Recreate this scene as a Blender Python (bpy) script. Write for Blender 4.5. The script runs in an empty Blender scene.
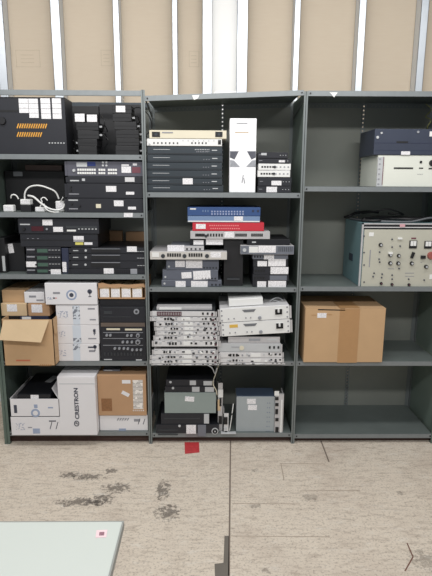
import bpy, bmesh, math, random
from mathutils import Vector, Matrix, Euler
random.seed(7)
S = bpy.context.scene
C = S.collection

# ------------------------------------------------------------------ materials
def lin(c):
    return tuple((v/255/12.92 if v/255 <= .04045 else ((v/255+.055)/1.055)**2.4) for v in c)+(1,)
MATS = {}
def mat(name, rgb, rough=.6, metal=0, var=.12, scale=14, bump=0, emit=0):
    if name in MATS: return MATS[name]
    m = bpy.data.materials.new(name); m.use_nodes = True
    nt = m.node_tree; b = nt.nodes['Principled BSDF']
    b.inputs['Roughness'].default_value = rough; b.inputs['Metallic'].default_value = metal
    tc = nt.nodes.new('ShaderNodeTexCoord'); nz = nt.nodes.new('ShaderNodeTexNoise')
    nz.inputs['Scale'].default_value = scale; nz.inputs['Detail'].default_value = 6
    nt.links.new(tc.outputs['Object'], nz.inputs['Vector'])
    mx = nt.nodes.new('ShaderNodeMix'); mx.data_type = 'RGBA'
    c = lin(rgb)
    mx.inputs[6].default_value = tuple(v*(1-var) for v in c[:3])+(1,)
    mx.inputs[7].default_value = tuple(min(1, v*(1+var)) for v in c[:3])+(1,)
    nt.links.new(nz.outputs['Fac'], mx.inputs[0]); nt.links.new(mx.outputs[2], b.inputs['Base Color'])
    if bump:
        bp = nt.nodes.new('ShaderNodeBump'); bp.inputs['Strength'].default_value = bump; bp.inputs['Distance'].default_value = .004
        nt.links.new(nz.outputs['Fac'], bp.inputs['Height']); nt.links.new(bp.outputs['Normal'], b.inputs['Normal'])
    if emit:
        b.inputs['Emission Color'].default_value = c; b.inputs['Emission Strength'].default_value = emit
    MATS[name] = m; return m
def N(nt, op, a, b=None, c=None):
    n = nt.nodes.new('ShaderNodeMath'); n.operation = op
    for i, v in enumerate((a, b, c)):
        if v is None: continue
        if isinstance(v, (int, float)): n.inputs[i].default_value = v
        else: nt.links.new(v, n.inputs[i])
    return n.outputs[0]
def print_mat(name, paper, ink, rows=150, cols=260, cover=.5, strength=.5):
    """paper with rows of small illegible print"""
    m = mat(name, paper, .7, 0, .03); nt = m.node_tree; b = nt.nodes['Principled BSDF']
    src = b.inputs['Base Color'].links[0].from_socket
    tc = nt.nodes.new('ShaderNodeTexCoord'); sp = nt.nodes.new('ShaderNodeSeparateXYZ')
    nt.links.new(tc.outputs['Object'], sp.inputs[0])
    fr = N(nt, 'FRACT', N(nt, 'MULTIPLY', sp.outputs['Z'], rows))
    line = N(nt, 'GREATER_THAN', fr, .6)
    nz = nt.nodes.new('ShaderNodeTexNoise'); nz.inputs['Scale'].default_value = cols; nz.inputs['Detail'].default_value = 0
    nt.links.new(tc.outputs['Object'], nz.inputs['Vector'])
    f = N(nt, 'MULTIPLY', N(nt, 'MULTIPLY', line, N(nt, 'GREATER_THAN', nz.outputs['Fac'], 1-cover)), strength)
    mx = nt.nodes.new('ShaderNodeMix'); mx.data_type = 'RGBA'
    nt.links.new(f, mx.inputs[0]); nt.links.new(src, mx.inputs[6]); mx.inputs[7].default_value = lin(ink)
    nt.links.new(mx.outputs[2], b.inputs['Base Color']); return m
def blot_mat(name, paper, ink, scale, thr):
    m = mat(name, paper, .7, 0, .03); nt = m.node_tree; b = nt.nodes['Principled BSDF']
    src = b.inputs['Base Color'].links[0].from_socket
    tc = nt.nodes.new('ShaderNodeTexCoord'); nz = nt.nodes.new('ShaderNodeTexNoise'); nz.inputs['Scale'].default_value = scale; nz.inputs['Detail'].default_value = 2
    nt.links.new(tc.outputs['Object'], nz.inputs['Vector'])
    mx = nt.nodes.new('ShaderNodeMix'); mx.data_type = 'RGBA'
    nt.links.new(N(nt, 'MULTIPLY', N(nt, 'GREATER_THAN', nz.outputs['Fac'], thr), .8), mx.inputs[0]); nt.links.new(src, mx.inputs[6]); mx.inputs[7].default_value = lin(ink)
    nt.links.new(mx.outputs[2], b.inputs['Base Color']); return m
def perf_mat(name, rgb, ax, pitch, r, rough=.45, metal=.3):
    """painted steel with a regular grid of punched holes (real see-through holes)"""
    m = mat(name, rgb, rough, metal, .12, 9); nt = m.node_tree; b = nt.nodes['Principled BSDF']
    tc = nt.nodes.new('ShaderNodeTexCoord'); sp = nt.nodes.new('ShaderNodeSeparateXYZ')
    nt.links.new(tc.outputs['Object'], sp.inputs[0])
    d = []
    for a in ax:
        fr = N(nt, 'FRACT', N(nt, 'ADD', N(nt, 'DIVIDE', sp.outputs[a], pitch), .5))
        q = N(nt, 'SUBTRACT', fr, .5); d.append(N(nt, 'MULTIPLY', q, q))
    dist = N(nt, 'SQRT', N(nt, 'ADD', d[0], d[1]))
    hole = N(nt, 'LESS_THAN', dist, r)
    tr = nt.nodes.new('ShaderNodeBsdfTransparent'); ms = nt.nodes.new('ShaderNodeMixShader')
    nt.links.new(hole, ms.inputs[0]); nt.links.new(b.outputs[0], ms.inputs[1]); nt.links.new(tr.outputs[0], ms.inputs[2])
    nt.links.new(ms.outputs[0], nt.nodes['Material Output'].inputs[0]); return m

STEEL = mat('painted_steel', (122,128,128), .42, .25, .14, 7, .05)
LIPM = mat('shelf_lip_steel', (130,135,137), .4, .25, .12, 30)
DECK = mat('shelf_deck_steel', (112,120,118), .45, .25, .22, 6, .05)
BACKP = mat('back_panel_steel', (132,135,128), .6, .1, .12, 4)
SIDEP = mat('side_panel_steel', (112,126,118), .5, .15, .15, 5)
HOLX = perf_mat('perforated_steel_front', (118,124,124), ('X','Z'), .0254, .2)
HOLY = perf_mat('perforated_steel_side', (100,116,108), ('Y','Z'), .0254, .22)
GALV = mat('galvanised_steel', (214,220,226), .38, .55, .06, 20, .03)
CARD = mat('brown_cardboard', (192,158,120), .85, 0, .07, 10, .08)
CARD2 = mat('light_brown_cardboard', (206,180,144), .85, 0, .07, 10, .08)
CARD3 = mat('orange_brown_cardboard', (180,143,109), .85, 0, .08, 10, .08)
TAPE = mat('brown_packing_tape', (176,136,94), .4, 0, .06, 30)
FLAPIN = mat('cardboard_inside', (160,120,80), .9, 0, .08, 10)
WBOX = mat('white_cardboard', (222,220,222), .75, 0, .04, 8)
WHITE = mat('white_plastic', (228,228,226), .4, 0, .03)
PAPER = print_mat('printed_sticker', (236,234,236), (70,70,80))
PAPERB = print_mat('printed_box_marks', (222,220,222), (90,100,125), 60, 70, .42, .7)
BARC = print_mat('barcode_sticker', (232,226,220), (60,60,60), 110, 40, .62, .85)
YELST = print_mat('yellow_sticker', (214,206,110), (70,70,60))
INKB = mat('faded_blue_ink', (150,162,186), .7)
INKD = mat('dark_ink', (62,66,80), .7)
INKG = mat('grey_ink', (140,140,146), .7)
BLACK = mat('black_plastic', (24,24,27), .5, 0, .2)
BLKM = mat('black_metal', (34,35,40), .42, .3, .15)
DKG = mat('dark_grey_metal', (56,63,69), .4, .3, .12)
DKG2 = mat('charcoal_panel', (41,42,48), .45, .2, .12)
CHAR = mat('chassis_charcoal', (58,61,65), .5, .2, .12)
NAVY = mat('navy_metal', (62,68,84), .42, .3, .12)
NAVYD = mat('dark_navy_plastic', (42,48,70), .5, 0, .15)
MIDG = mat('mid_grey_metal', (120,124,134), .4, .35, .12)
SILV = mat('silver_metal', (214,213,214), .42, .15, .1, 40)
SILV2 = mat('dull_silver_metal', (190,188,189), .42, .2, .12, 40)
OFFW = mat('off_white_panel', (226,226,224), .5, .05, .04)
CREAM = mat('cream_panel', (216,208,186), .55, 0, .05)
IVORY = mat('ivory_metal', (222,224,214), .5, .05, .04)
TEAL = mat('teal_painted_metal', (102,132,138), .45, .1, .1)
PANEL = mat('beige_control_panel', (186,184,170), .55, .05, .05)
SAGE = mat('sage_grey_metal', (142,153,150), .5, .1, .06)
BLUGR = mat('pale_blue_grey_metal', (160,167,170), .5, .1, .06)
BLUE = mat('blue_metal', (58,84,132), .4, .2, .1)
LBLUE = mat('light_blue_metal', (122,144,178), .4, .2, .08)
RED = mat('red_metal', (196,50,64), .4, .1, .08)
REDT = mat('red_tape', (186,58,62), .55, 0, .3, 60)
ORNG = mat('orange_paint', (222,160,60), .6)
BLOT = blot_mat('blotchy_ink_on_tape', (206,212,220), (84,90,104), 75, .52); BLOTL = blot_mat('blotchy_pale_print', (220,218,220), (150,158,178), 90, .54)
GREEN = mat('dull_green_panel', (66,92,80), .5)
DRED = mat('dark_red_display', (70,26,34), .25)
DBLU = mat('dark_blue_display', (44,56,110), .25)
PORT = mat('socket_black', (18,18,20), .5)
CABB = mat('black_cable', (24,24,26), .5)
CABG = mat('grey_cable', (150,150,150), .5)
LGT = mat('light_grey_plastic', (186,188,190), .45)
BADGE = mat('grey_badge', (150,152,158), .5, .2)
BROWNP = mat('brown_bezel', (104,92,84), .5, .2)
WTBL = mat('white_laminate', (204,210,204), .35, 0, .02, 3)
TRIMG = mat('grey_edge_trim', (150,152,148), .5)
PINK = print_mat('pink_printed_tag', (236,214,220), (90,50,70), 120, 160, .6)
MAROON = mat('maroon_badge', (110,62,72), .5)

# ------------------------------------------------------------------ mesh helpers
class MB:
    def __init__(s): s.bm = bmesh.new()
    def box(s, x0, x1, y0, y1, z0, z1, bev=0, rot=None, piv=None):
        g = bmesh.ops.create_cube(s.bm, size=1)['verts']
        for v in g:
            v.co = Vector((x0+(v.co.x+.5)*(x1-x0), y0+(v.co.y+.5)*(y1-y0), z0+(v.co.z+.5)*(z1-z0)))
        if bev:
            e = set(e for v in g for e in v.link_edges)
            r = bmesh.ops.bevel(s.bm, geom=list(e), offset=bev, segments=2, affect='EDGES', profile=.5)
            g = list(set(r['verts']) | set(v for v in g if v.is_valid))
        if rot:
            c = Vector(piv or ((x0+x1)/2, (y0+y1)/2, (z0+z1)/2))
            M = Matrix.Translation(c) @ Euler(rot).to_matrix().to_4x4() @ Matrix.Translation(-c)
            for v in g: v.co = M @ v.co
        return s
    def cyl(s, c, r, l, axis='Y', seg=20, r2=None):
        g = bmesh.ops.create_cone(s.bm, cap_ends=True, segments=seg, radius1=r, radius2=r if r2 is None else r2, depth=l)['verts']
        M = Matrix.Translation(c)
        if axis == 'Y': M = M @ Matrix.Rotation(math.pi/2, 4, 'X')
        if axis == 'X': M = M @ Matrix.Rotation(math.pi/2, 4, 'Y')
        for v in g: v.co = M @ v.co
        return s
    def tube(s, pts, r, seg=8, sub=6):
        P = [Vector(q) for q in pts]; Q = []
        for i in range(len(P)-1):
            a = P[max(i-1, 0)]; b = P[i]; c = P[i+1]; d = P[min(i+2, len(P)-1)]
            for k in range(sub):
                t = k/sub
                Q.append(.5*((2*b)+(c-a)*t+(2*a-5*b+4*c-d)*t*t+(3*b-a-3*c+d)*t**3))
        Q.append(P[-1]); rings = []
        for i, q in enumerate(Q):
            t = (Q[min(i+1, len(Q)-1)]-Q[max(i-1, 0)]).normalized()
            u = t.cross(Vector((.13, .21, .97))).normalized(); w = t.cross(u)
            rings.append([s.bm.verts.new(q+(u*math.cos(k*2*math.pi/seg)+w*math.sin(k*2*math.pi/seg))*r) for k in range(seg)])
        for a, b in zip(rings, rings[1:]):
            for k in range(seg): s.bm.faces.new((a[k], a[(k+1) % seg], b[(k+1) % seg], b[k]))
        s.bm.faces.new(rings[0][::-1]); s.bm.faces.new(rings[-1]); return s
    def prism(s, pts, off):
        """closed outline of 3-D points, thickened along the vector off"""
        a = [s.bm.verts.new(Vector(q)) for q in pts]; b = [s.bm.verts.new(Vector(q)+Vector(off)) for q in pts]
        s.bm.faces.new(a); s.bm.faces.new(b[::-1]); n = len(a)
        for i in range(n): s.bm.faces.new((a[i], b[i], b[(i+1) % n], a[(i+1) % n]))
        return s
    def build(s, name, m, parent=None, smooth=False):
        bmesh.ops.recalc_face_normals(s.bm, faces=s.bm.faces)
        me = bpy.data.meshes.new(name); s.bm.to_mesh(me); s.bm.free()
        me.materials.append(m)
        if smooth:
            for f in me.polygons: f.use_smooth = True
        o = bpy.data.objects.new(name, me); C.objects.link(o)
        if parent: o.parent = parent
        return o
def tag(o, label, cat, group=None, kind=None):
    o['label'] = label; o['category'] = cat
    if group: o['group'] = group
    if kind: o['kind'] = kind
    return o
def struct(o): o['kind'] = 'structure'; return o

class Thing:
    """an Empty at the base of the thing; parts are given in world metres seen from the front"""
    def __init__(s, name, label, cat, x0, x1, z0, z1, yf, d, group=None, rz=0, ry=0):
        s.x0, s.x1, s.z0, s.z1, s.yf, s.d = x0, x1, z0, z1, yf, d
        s.o = Vector(((x0+x1)/2, yf+d/2, z0))
        e = bpy.data.objects.new(name, None); C.objects.link(e); e.empty_display_size = .05
        e.location = s.o; e.rotation_euler = (0, ry, rz); s.e = e
        tag(e, label, cat, group)
    def add(s, name, mb, m, label=None, parent=None, smooth=False):
        for v in mb.bm.verts: v.co -= s.o
        ob = mb.build(name, m, parent or s.e, smooth)
        if label: ob['label'] = label
        return ob
    def body(s, m, name='chassis', bev=.002, inset=0):
        return s.add(name, MB().box(s.x0+inset, s.x1-inset, s.yf, s.yf+s.d, s.z0, s.z1, bev), m)
    def rect(s, name, r, m, t=.0015, label=None, rot=0, bev=0, parent=None, sink=.0005):
        return s.add(name, MB().box(r[0], r[2], s.yf-t, s.yf+sink, r[1], r[3], bev, (0, rot, 0) if rot else None), m, label, parent)
    def rects(s, name, rs, m, t=.0015, label=None):
        for r in rs: s.rect(name, r, m, t, label)
    def knob(s, c, r, m, t=.012, name='knob', label=None, parent=None):
        return s.add(name, MB().cyl((c[0], s.yf-t/2, c[1]), r, t, 'Y', 20, r*.85 if t > .006 else None), m, label, parent)
    def dots(s, name, x0, x1, z, n, w, h, m, t=.002):
        """a row of n small features, each one a part"""
        for i in range(n):
            x = x0+(x1-x0)*i/max(1, n-1); s.rect(name, (x-w/2, z-h/2, x+w/2, z+h/2), m, t)
    def row(s, name, x0, x1, z, n, w, h, m, t=.002, slant=0):
        """surface pattern: a row of marks as one part"""
        mb = MB()
        for i in range(n):
            x = x0+(x1-x0)*i/max(1, n-1)
            mb.box(x-w/2, x+w/2, s.yf-t, s.yf+.0005, z-h/2, z+h/2, 0, (0, slant, 0) if slant else None)
        return s.add(name, mb, m)

# ------------------------------------------------------------------ the setting
def floor_material():
    m = mat('worn_painted_floor', (214,202,186), .75, 0, .07, 3); nt = m.node_tree; b = nt.nodes['Principled BSDF']
    cur = b.inputs['Base Color'].links[0].from_socket
    tc = nt.nodes.new('ShaderNodeTexCoord'); sp = nt.nodes.new('ShaderNodeSeparateXYZ'); nt.links.new(tc.outputs['Object'], sp.inputs[0])
    def noise(scale, det, vec=None, rough=.6):
        n = nt.nodes.new('ShaderNodeTexNoise'); n.inputs['Scale'].default_value = scale; n.inputs['Detail'].default_value = det
        n.inputs['Roughness'].default_value = rough
        nt.links.new(vec or tc.outputs['Object'], n.inputs['Vector']); return n.outputs['Fac']
    def ramp(v, a, b_):
        n = nt.nodes.new('ShaderNodeMapRange'); n.inputs[1].default_value = a; n.inputs[2].default_value = b_
        nt.links.new(v, n.inputs[0]); return n.outputs[0]
    def over(f, col):
        nonlocal cur
        mx = nt.nodes.new('ShaderNodeMix'); mx.data_type = 'RGBA'; nt.links.new(f, mx.inputs[0])
        nt.links.new(cur, mx.inputs[6]); mx.inputs[7].default_value = lin(col); cur = mx.outputs[2]
    mp = nt.nodes.new('ShaderNodeMapping'); mp.inputs['Scale'].default_value = (.45, 1.5, 1); nt.links.new(tc.outputs['Object'], mp.inputs[0])
    over(N(nt, 'MULTIPLY', ramp(noise(26, 6, mp.outputs[0], .8), .50, .62), .45), (140,124,110))       # scratches and chips
    over(N(nt, 'MULTIPLY', ramp(noise(90, 4, None, .7), .54, .62), .5), (122,108,98))
    over(N(nt, 'MULTIPLY', ramp(noise(2.2, 5), .5, .75), .4), (166,146,132))
    over(N(nt, 'MULTIPLY', ramp(noise(18, 5, mp.outputs[0], .75), .56, .66), .5), (222,216,206))
    # scuffed black patches left of the middle, as wear on the floor
    def patch(cx, cy, rx, ry, thr, k):
        dx = N(nt, 'DIVIDE', N(nt, 'SUBTRACT', sp.outputs['X'], cx), rx); dy = N(nt, 'DIVIDE', N(nt, 'SUBTRACT', sp.outputs['Y'], cy), ry)
        d = N(nt, 'ADD', N(nt, 'MULTIPLY', dx, dx), N(nt, 'MULTIPLY', dy, dy))
        f = N(nt, 'MAXIMUM', N(nt, 'SUBTRACT', 1, d), 0)
        q = ramp(N(nt, 'ADD', N(nt, 'MULTIPLY', f, .28), noise(38, 6, None, .75)), thr, thr+.09)
        over(N(nt, 'MULTIPLY', N(nt, 'MULTIPLY', q, N(nt, 'MINIMUM', N(nt, 'MULTIPLY', f, 3), 1)), k), (62,56,52))
    for px in ((-0.7715,-0.3812)+(.13,.05), (-0.5878,-0.4888)+(.13,.07), (-0.6532,-0.5962)+(.1,.08), (-0.8792,-0.3605)+(.1,.05), (-0.6523,-0.3203)+(.06,.04), (-0.3336,-0.5087)+(.06,.14), (-0.2914,-0.6984)+(.1,.1), (-0.7596,-0.6128)+(.2,.06)):
        patch(px[0], px[1], px[2], px[3], .66, .7)
    for px in ((0.1869,-0.3139)+(.035,.03), (0.1569,-0.6520)+(.05,.035), (0.1601,-1.1040)+(.04,.03), (0.4568,-0.5852)+(.07,.06), (0.9553,-0.5434)+(.035,.03), (0.8825,-1.0436)+(.12,.1)):
        patch(px[0], px[1], px[2], px[3], .68, .4)
    nt.links.new(cur, b.inputs['Base Color'])
    bp = nt.nodes.new('ShaderNodeBump'); bp.inputs['Strength'].default_value = .12; bp.inputs['Distance'].default_value = .002
    nt.links.new(noise(60, 4, mp.outputs[0]), bp.inputs['Height']); nt.links.new(bp.outputs['Normal'], b.inputs['Normal'])
    return m
struct(MB().box(-4.2, 4.2, -5.2, .84, -.06, 0).build('floor', floor_material()))
SEAM = mat('floor_seam', (120,108,98), .9); FINE = mat('fine_floor_line', (166,152,138), .9); STAIN = mat('bare_patch_grey', (112,106,98), .9); SCR = mat('scratch_brown', (112,76,64), .9)
def floor_marks(name, polys, m, z=.0012):
    mb = MB()
    for pl in polys: mb.prism([(x, y, z) for x, y in pl], (0, 0, -.002))
    return struct(mb.build(name, m))
def strip(pts, w):
    out = []
    for (ax, ay), (bx, by) in zip(pts, pts[1:]):
        d = Vector((bx-ax, by-ay)).normalized(); n = Vector((-d.y, d.x))*w/2
        out.append([(ax+n.x, ay+n.y), (ax-n.x, ay-n.y), (bx-n.x, by-n.y), (bx+n.x, by+n.y)])
    return out
# seams between the floor sheets
floor_marks('trim_1', strip([(0.0577,0.0277), (0.0030,-1.1313)], .008)+strip([(0.6480,0.0255), (0.6413,-0.2289)], .008)
, SEAM)
floor_marks('trim_21', strip([(0.3483,-0.2498), (0.3421,-0.4169)], .005)+strip([(0.4144,-0.5221), (0.7441,-0.5193)], .004)+strip([(0.0381,-0.6302), (0.3942,-0.6366)], .003)+strip([(0.3431,-0.2443), (0.6121,-0.2511)], .004)+strip([(0.0223,-0.8803), (0.4925,-0.8905)], .003), FINE)
floor_marks('trim_2', [[(-0.0087,-0.8801), (0.0127,-0.8803), (0.0028,-1.1370), (-0.0569,-1.1365), (-0.0582,-1.0611), (-0.0184,-1.0554)]], STAIN)
floor_marks('trim_3', strip([(0.8437,-0.9340), (0.8361,-1.0247), (0.7680,-1.1085)], .005), SCR)

# wall of brown paper-faced sheathing seen between steel studs
def wall_material():
    m = mat('brown_sheathing_paper', (208,194,174), .9, 0, .04, 2.2); nt = m.node_tree; b = nt.nodes['Principled BSDF']
    cur = b.inputs['Base Color'].links[0].from_socket
    tc = nt.nodes.new('ShaderNodeTexCoord')
    mp = nt.nodes.new('ShaderNodeMapping'); mp.inputs['Scale'].default_value = (2, 2, 14); nt.links.new(tc.outputs['Object'], mp.inputs[0])
    n = nt.nodes.new('ShaderNodeTexNoise'); n.inputs['Scale'].default_value = 6; n.inputs['Detail'].default_value = 4; nt.links.new(mp.outputs[0], n.inputs['Vector'])
    mx = nt.nodes.new('ShaderNodeMix'); mx.data_type = 'RGBA'; nt.links.new(N(nt, 'MULTIPLY', n.outputs['Fac'], .25), mx.inputs[0])
    nt.links.new(cur, mx.inputs[6]); mx.inputs[7].default_value = lin((186,160,134)); nt.links.new(mx.outputs[2], b.inputs['Base Color'])
    return m
YW = .738
struct(MB().box(-4.2, 4.2, YW, YW+.1, 0, 3.3).build('wall_back', wall_material()))
STAMP = mat('faint_ink_stamp', (190,176,154), .9)
mb = MB()
for r in ((-1.4099,2.4168,-1.2463,2.5256), (-0.8294,2.4277,-0.7541,2.5302), (-0.2261,2.4262,-0.1573,2.5290)):
    w = .003
    for q in ((r[0], r[2], r[1], r[1]+w), (r[0], r[2], r[3]-w, r[3]), (r[0], r[0]+w, r[1], r[3]), (r[2]-w, r[2], r[1], r[3])):
        mb.box(q[0], q[1], YW-.0006, YW+.0005, q[2], q[3])
    for k in range(3):
        z = r[1]+(r[3]-r[1])*(.25+.22*k); mb.box(r[0]+(r[2]-r[0])*.2, r[2]-(r[2]-r[0])*.25, YW-.0006, YW+.0005, z, z+.004)
struct(mb.build('trim_4', STAMP))
struct(MB().box(*(lambda r: (r[0], r[2]))((-0.0753,2.4647,0.1007,2.7157)), .70, YW, 0, 3.3, .003).build('trim_5', mat('white_board', (244,242,238), .5, 0, .01)))
YS = .646
STUDX = []
for i, (a, side) in enumerate((((-1.4993,2.4403,-1.4430,2.5643), 1), ((-1.1314,2.4434,-1.0717,2.5675), 1), ((-0.7226,2.4467,-0.6827,2.5711), 1), ((-0.3326,2.4500,-0.2992,2.5745), 1), ((-0.1321,2.4518,-0.0685,2.5764), 1),
                    ((0.0988,2.4538,0.1692,2.5785), -1), ((0.4779,2.4569,0.5168,2.5817), -1), ((0.9051,2.4605,0.9523,2.5855), -1), ((1.3169,2.4640,1.3676,2.5891), -1))):
    x0, x1 = a[0], a[2]; t = .0025
    mb = MB()
    mb.box(x0, x1, YS, YS+t, 0, 3.3)                                   # front flange
    wx_ = (x1-t, x1) if side > 0 else (x0, x0+t)
    mb.box(wx_[0], wx_[1], YS, YW-.001, 0, 3.3)                        # web
    lx = (x0, x0+t) if side > 0 else (x1-t, x1)
    mb.box(lx[0], lx[1], YS, YS+.012, 0, 3.3)                          # return lip
    mb.box(x0, x1, YW-.001-t, YW-.001, 0, 3.3)                         # rear flange
    struct(mb.build('trim_%d' % (6+i), GALV))
struct(MB().box(-4.2, 4.2, YS-.002, YW-.003, .001, .05).build('baseboard_back', GALV))

# ------------------------------------------------------------------ the shelving (one bolted run of three bays)
PX = (-1.371, -.457, .457, 1.371); PW = .011; DEP = .435
root = bpy.data.objects.new('shelving_unit', None); C.objects.link(root)
tag(root, 'grey steel shelving unit of three bolted bays standing against the stud wall', 'shelf')
def post(x, y0, y1, w):
    mb = MB(); s = 1 if y0 < .2 else -1
    f = (y0, y0+.003) if s > 0 else (y1-.003, y1)
    mb.box(x-w, x+w, f[0], f[1], .0, 2.150)
    mb.box(x-.0015, x+.0015, y0, y1, .0, 2.150)
    mb.box(x-w, x+w, y0-.002, y1+.002, .0, .004)
    o = mb.build('post', HOLY if abs(x) > 1 and y0 < .2 else STEEL, root)
for x in PX:
    w = .018 if abs(x) > 1 else PW
    post(x, -.006, .05 if abs(x) > 1 else .036, w); post(x, DEP-.03, DEP, w+.008)
DECKS = {0: [(1.799, 1.799), (1.470, 1.470), (1.103, 1.103), (.556, .556), (.083, .083)],
         1: [(2.119, 2.156), (1.589, 1.589), (1.027, 1.027), (.556, .556), (.072, .072)],
         2: [(2.153, 2.156), (1.627, 1.627), (1.033, 1.033), (.556, .556), (.063, .063)]}
LH = .028
def shelf(b, zl, zr, name='shelf'):
    x0, x1 = PX[b]+PW+.001, PX[b+1]-PW-.001
    def pr(mb, y0, y1, h0, h1):
        mb.prism([(x0, y0, zl+h0), (x1, y0, zr+h0), (x1, y0, zr+h1), (x0, y0, zl+h1)], (0, y1-y0, 0))
    mb = MB(); pr(mb, .001, DEP-.001, -.0025, 0)
    d = mb.build(name, DECK, root)
    mb = MB(); pr(mb, -.003, .0, -LH, .0); pr(mb, 0, .012, -LH, -LH+.0025); e = mb.build('front_lip', LIPM, d)
    mb = MB(); pr(mb, DEP-.004, DEP-.002, -LH-.004, -.002); mb.build('rear_lip', HOLX, d)
    mb = MB()
    for x in (x0+.012, x1-.012):
        mb.cyl((x, -.0045, (zl if x < 0 and b < 2 else zr)-LH/2 if zl == zr else (zl if x-x0 < .1 else zr)-LH/2), .0045, .004)
    mb.build('bolt', BLACK, d)
for b in DECKS:
    for zl, zr in DECKS[b]: shelf(b, zl, zr)
# top of the left bay: front and rear rails only, no deck
for y0, y1, z1 in ((-.003, .010, 2.146), (DEP-.036, DEP-.030, 2.140)):
    MB().box(PX[0]+PW, PX[1]-PW, y0, y1, z1-LH, z1).build('top_rail', LIPM if y0 < .1 else DKG, root)  # rear rail is the same painted steel, its shade put into a darker colour
for b in (0, 1, 2):
    x0, x1 = PX[b]+.001, PX[b+1]-.001; xm = (x0+x1)/2
    MB().box(x0, xm-.012, DEP+.001, DEP+.003, .02, 2.163 if b else 2.146).build('back_panel', BACKP, root)
    MB().box(xm+.012, x1, DEP+.001, DEP+.003, .02, 2.163 if b else 2.146).build('back_panel', BACKP, root)
    if b:
        o = MB().box(-.0127, .0127, DEP-.003, DEP+.0005, .02, 2.14).build('centre_strip', HOLX, root); o.location.x = xm
    else: MB().box(xm-.013, xm+.013, DEP-.002, DEP+.0005, .02, 2.146).build('centre_strip', STEEL, root)
for x in (PX[0]-.004, PX[2], PX[3]+.004):
    MB().box(x-.0008, x+.0008, .036, DEP+.002, .02, 2.15).build('side_panel', SIDEP, root)
for x, s in ((PX[1], 1), (PX[2], -1)):
    MB().box(x+s*.006-.003, x+s*.006+.003, -.0, .40, 2.08, 2.094, 0, (-.16, 0, 0)).build('side_brace', LIPM, root)
struct(MB().box(-1.37, 1.37, .03, .034, .001, .045).build('trim_20', mat('gap_shade_strip', (70,50,44), .8, 0, .3, 20)))  # dark strip standing in for the shade in the gap under the shelves
# marks and paper on the rails
def scrap(name, label, cat, pts, y, m, t=.0015, group=None):
    return tag(MB().prism([(x, y, z) for x, z in pts], (0, -t, 0)).build(name, m), label, cat, group)
scrap('paper_tag', 'torn white paper tag stuck on the top rail of the middle bay', 'tag', [(-0.1829,2.1229), (-0.1409,2.1258), (-0.1494,2.1072), (-0.1718,2.0990)], -.0032, WHITE)
scrap('paper_tag', 'small white triangular tag hanging from the top rail of the right bay', 'tag', [(0.5885,2.1446), (0.6336,2.1450), (0.6153,2.1183)], -.0032, WHITE)
scrap('shelf_sticker', 'small white sticker on the lip under the stack with the button-filled switcher', 'sticker', [(-0.5832,1.4696), (-0.5306,1.4698), (-0.5336,1.4460), (-0.5839,1.4458)], -.0032, PAPER)
tag(MB().prism([(x, .05, z) for x, z in ((-0.0650,2.1344), (-0.0537,2.1533), (-0.0196,2.1590), (-0.0024,2.1483), (0.0259,2.1593), (0.0658,2.1542), (0.0774,2.1409))], (0, .08, .0)).build('plastic_wrap', WHITE),
    'crumpled piece of white plastic lying on top of the middle bay', 'plastic wrap')

# ------------------------------------------------------------------ devices on the shelves
G_ = .0006
def unit(name, label, cat, r, z0, yf=.015, d=.36, m=BLKM, rz=0, group=None, panel=None, ears=False, body='chassis'):
    t = Thing(name, label, cat, r[0], r[2], z0+G_, r[3], yf, d, group, rz)
    t.body(m, body)
    if panel: t.rect('front_panel', (r[0]+.001, t.z0+.002, r[2]-.001, r[3]-.0015), panel, .003)
    if ears:
        for x in ((r[0]-.012, r[0]+.002), (r[2]-.002, r[2]+.012)):
            t.rect('rack_ear', (x[0], t.z0+.003, x[1], r[3]-.003), panel or m, .003)
    return t
def offp(t, dy=-.003): t.yf += dy; return t      # features now sit on the raised front panel
B1a, B1b, B1c, B1d, B1e = 1.799, 1.470, 1.103, .556, .083
B2a, B2b, B2c, B2d = 1.589, 1.027, .556, .072
B3a, B3b, B3c, B3d = 1.627, 1.033, .556, .063

# --- left bay, first shelf
r = (-1.3724,1.8005,-0.8986,2.1102)
t = unit('rack_chassis', 'large black rack chassis covered with white printed labels, upper left corner of the shelves', 'electronic device', r, B1a, d=.16, panel=DKG2); offp(t)
for q in ((-1.1561,1.9975,-1.0469,2.1019), (-1.0341,1.9928,-0.9786,2.1042), (-0.9702,1.9932,-0.9181,2.1047)):
    n = 2 if q[2]-q[0] > .09 else 1
    for i in range(n):
        w = (q[2]-q[0])/n
        for k in range(4):
            h = (q[3]-q[1])/4
            if n == 2 and i == 0 and k == 0: continue
            t.rect('label_sticker', (q[0]+i*w+.001, q[1]+k*h+.0008, q[0]+(i+1)*w-.001, q[1]+(k+1)*h-.0008), PAPER)
for q, n in (((-1.1687,1.9407,-1.0108,1.9679), 13), ((-1.1721,1.8943,-1.0420,1.9216), 11)):
    t.row('orange_markings', q[0], q[2], (q[1]+q[3])/2, n, .006, q[3]-q[1], ORNG, .0015, .4)
q = (-0.9967,1.8568,-0.9143,1.8678); t.row('logo_marks', q[0], q[2], (q[1]+q[3])/2, 6, .008, .006, LGT)
c = (-1.2538,1.9803); t.knob(c, .022, BLACK, .012, 'round_vent')
q = (-1.2636,2.0290,-1.1628,2.0397); t.rect('vent_slot', q, PORT)
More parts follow.
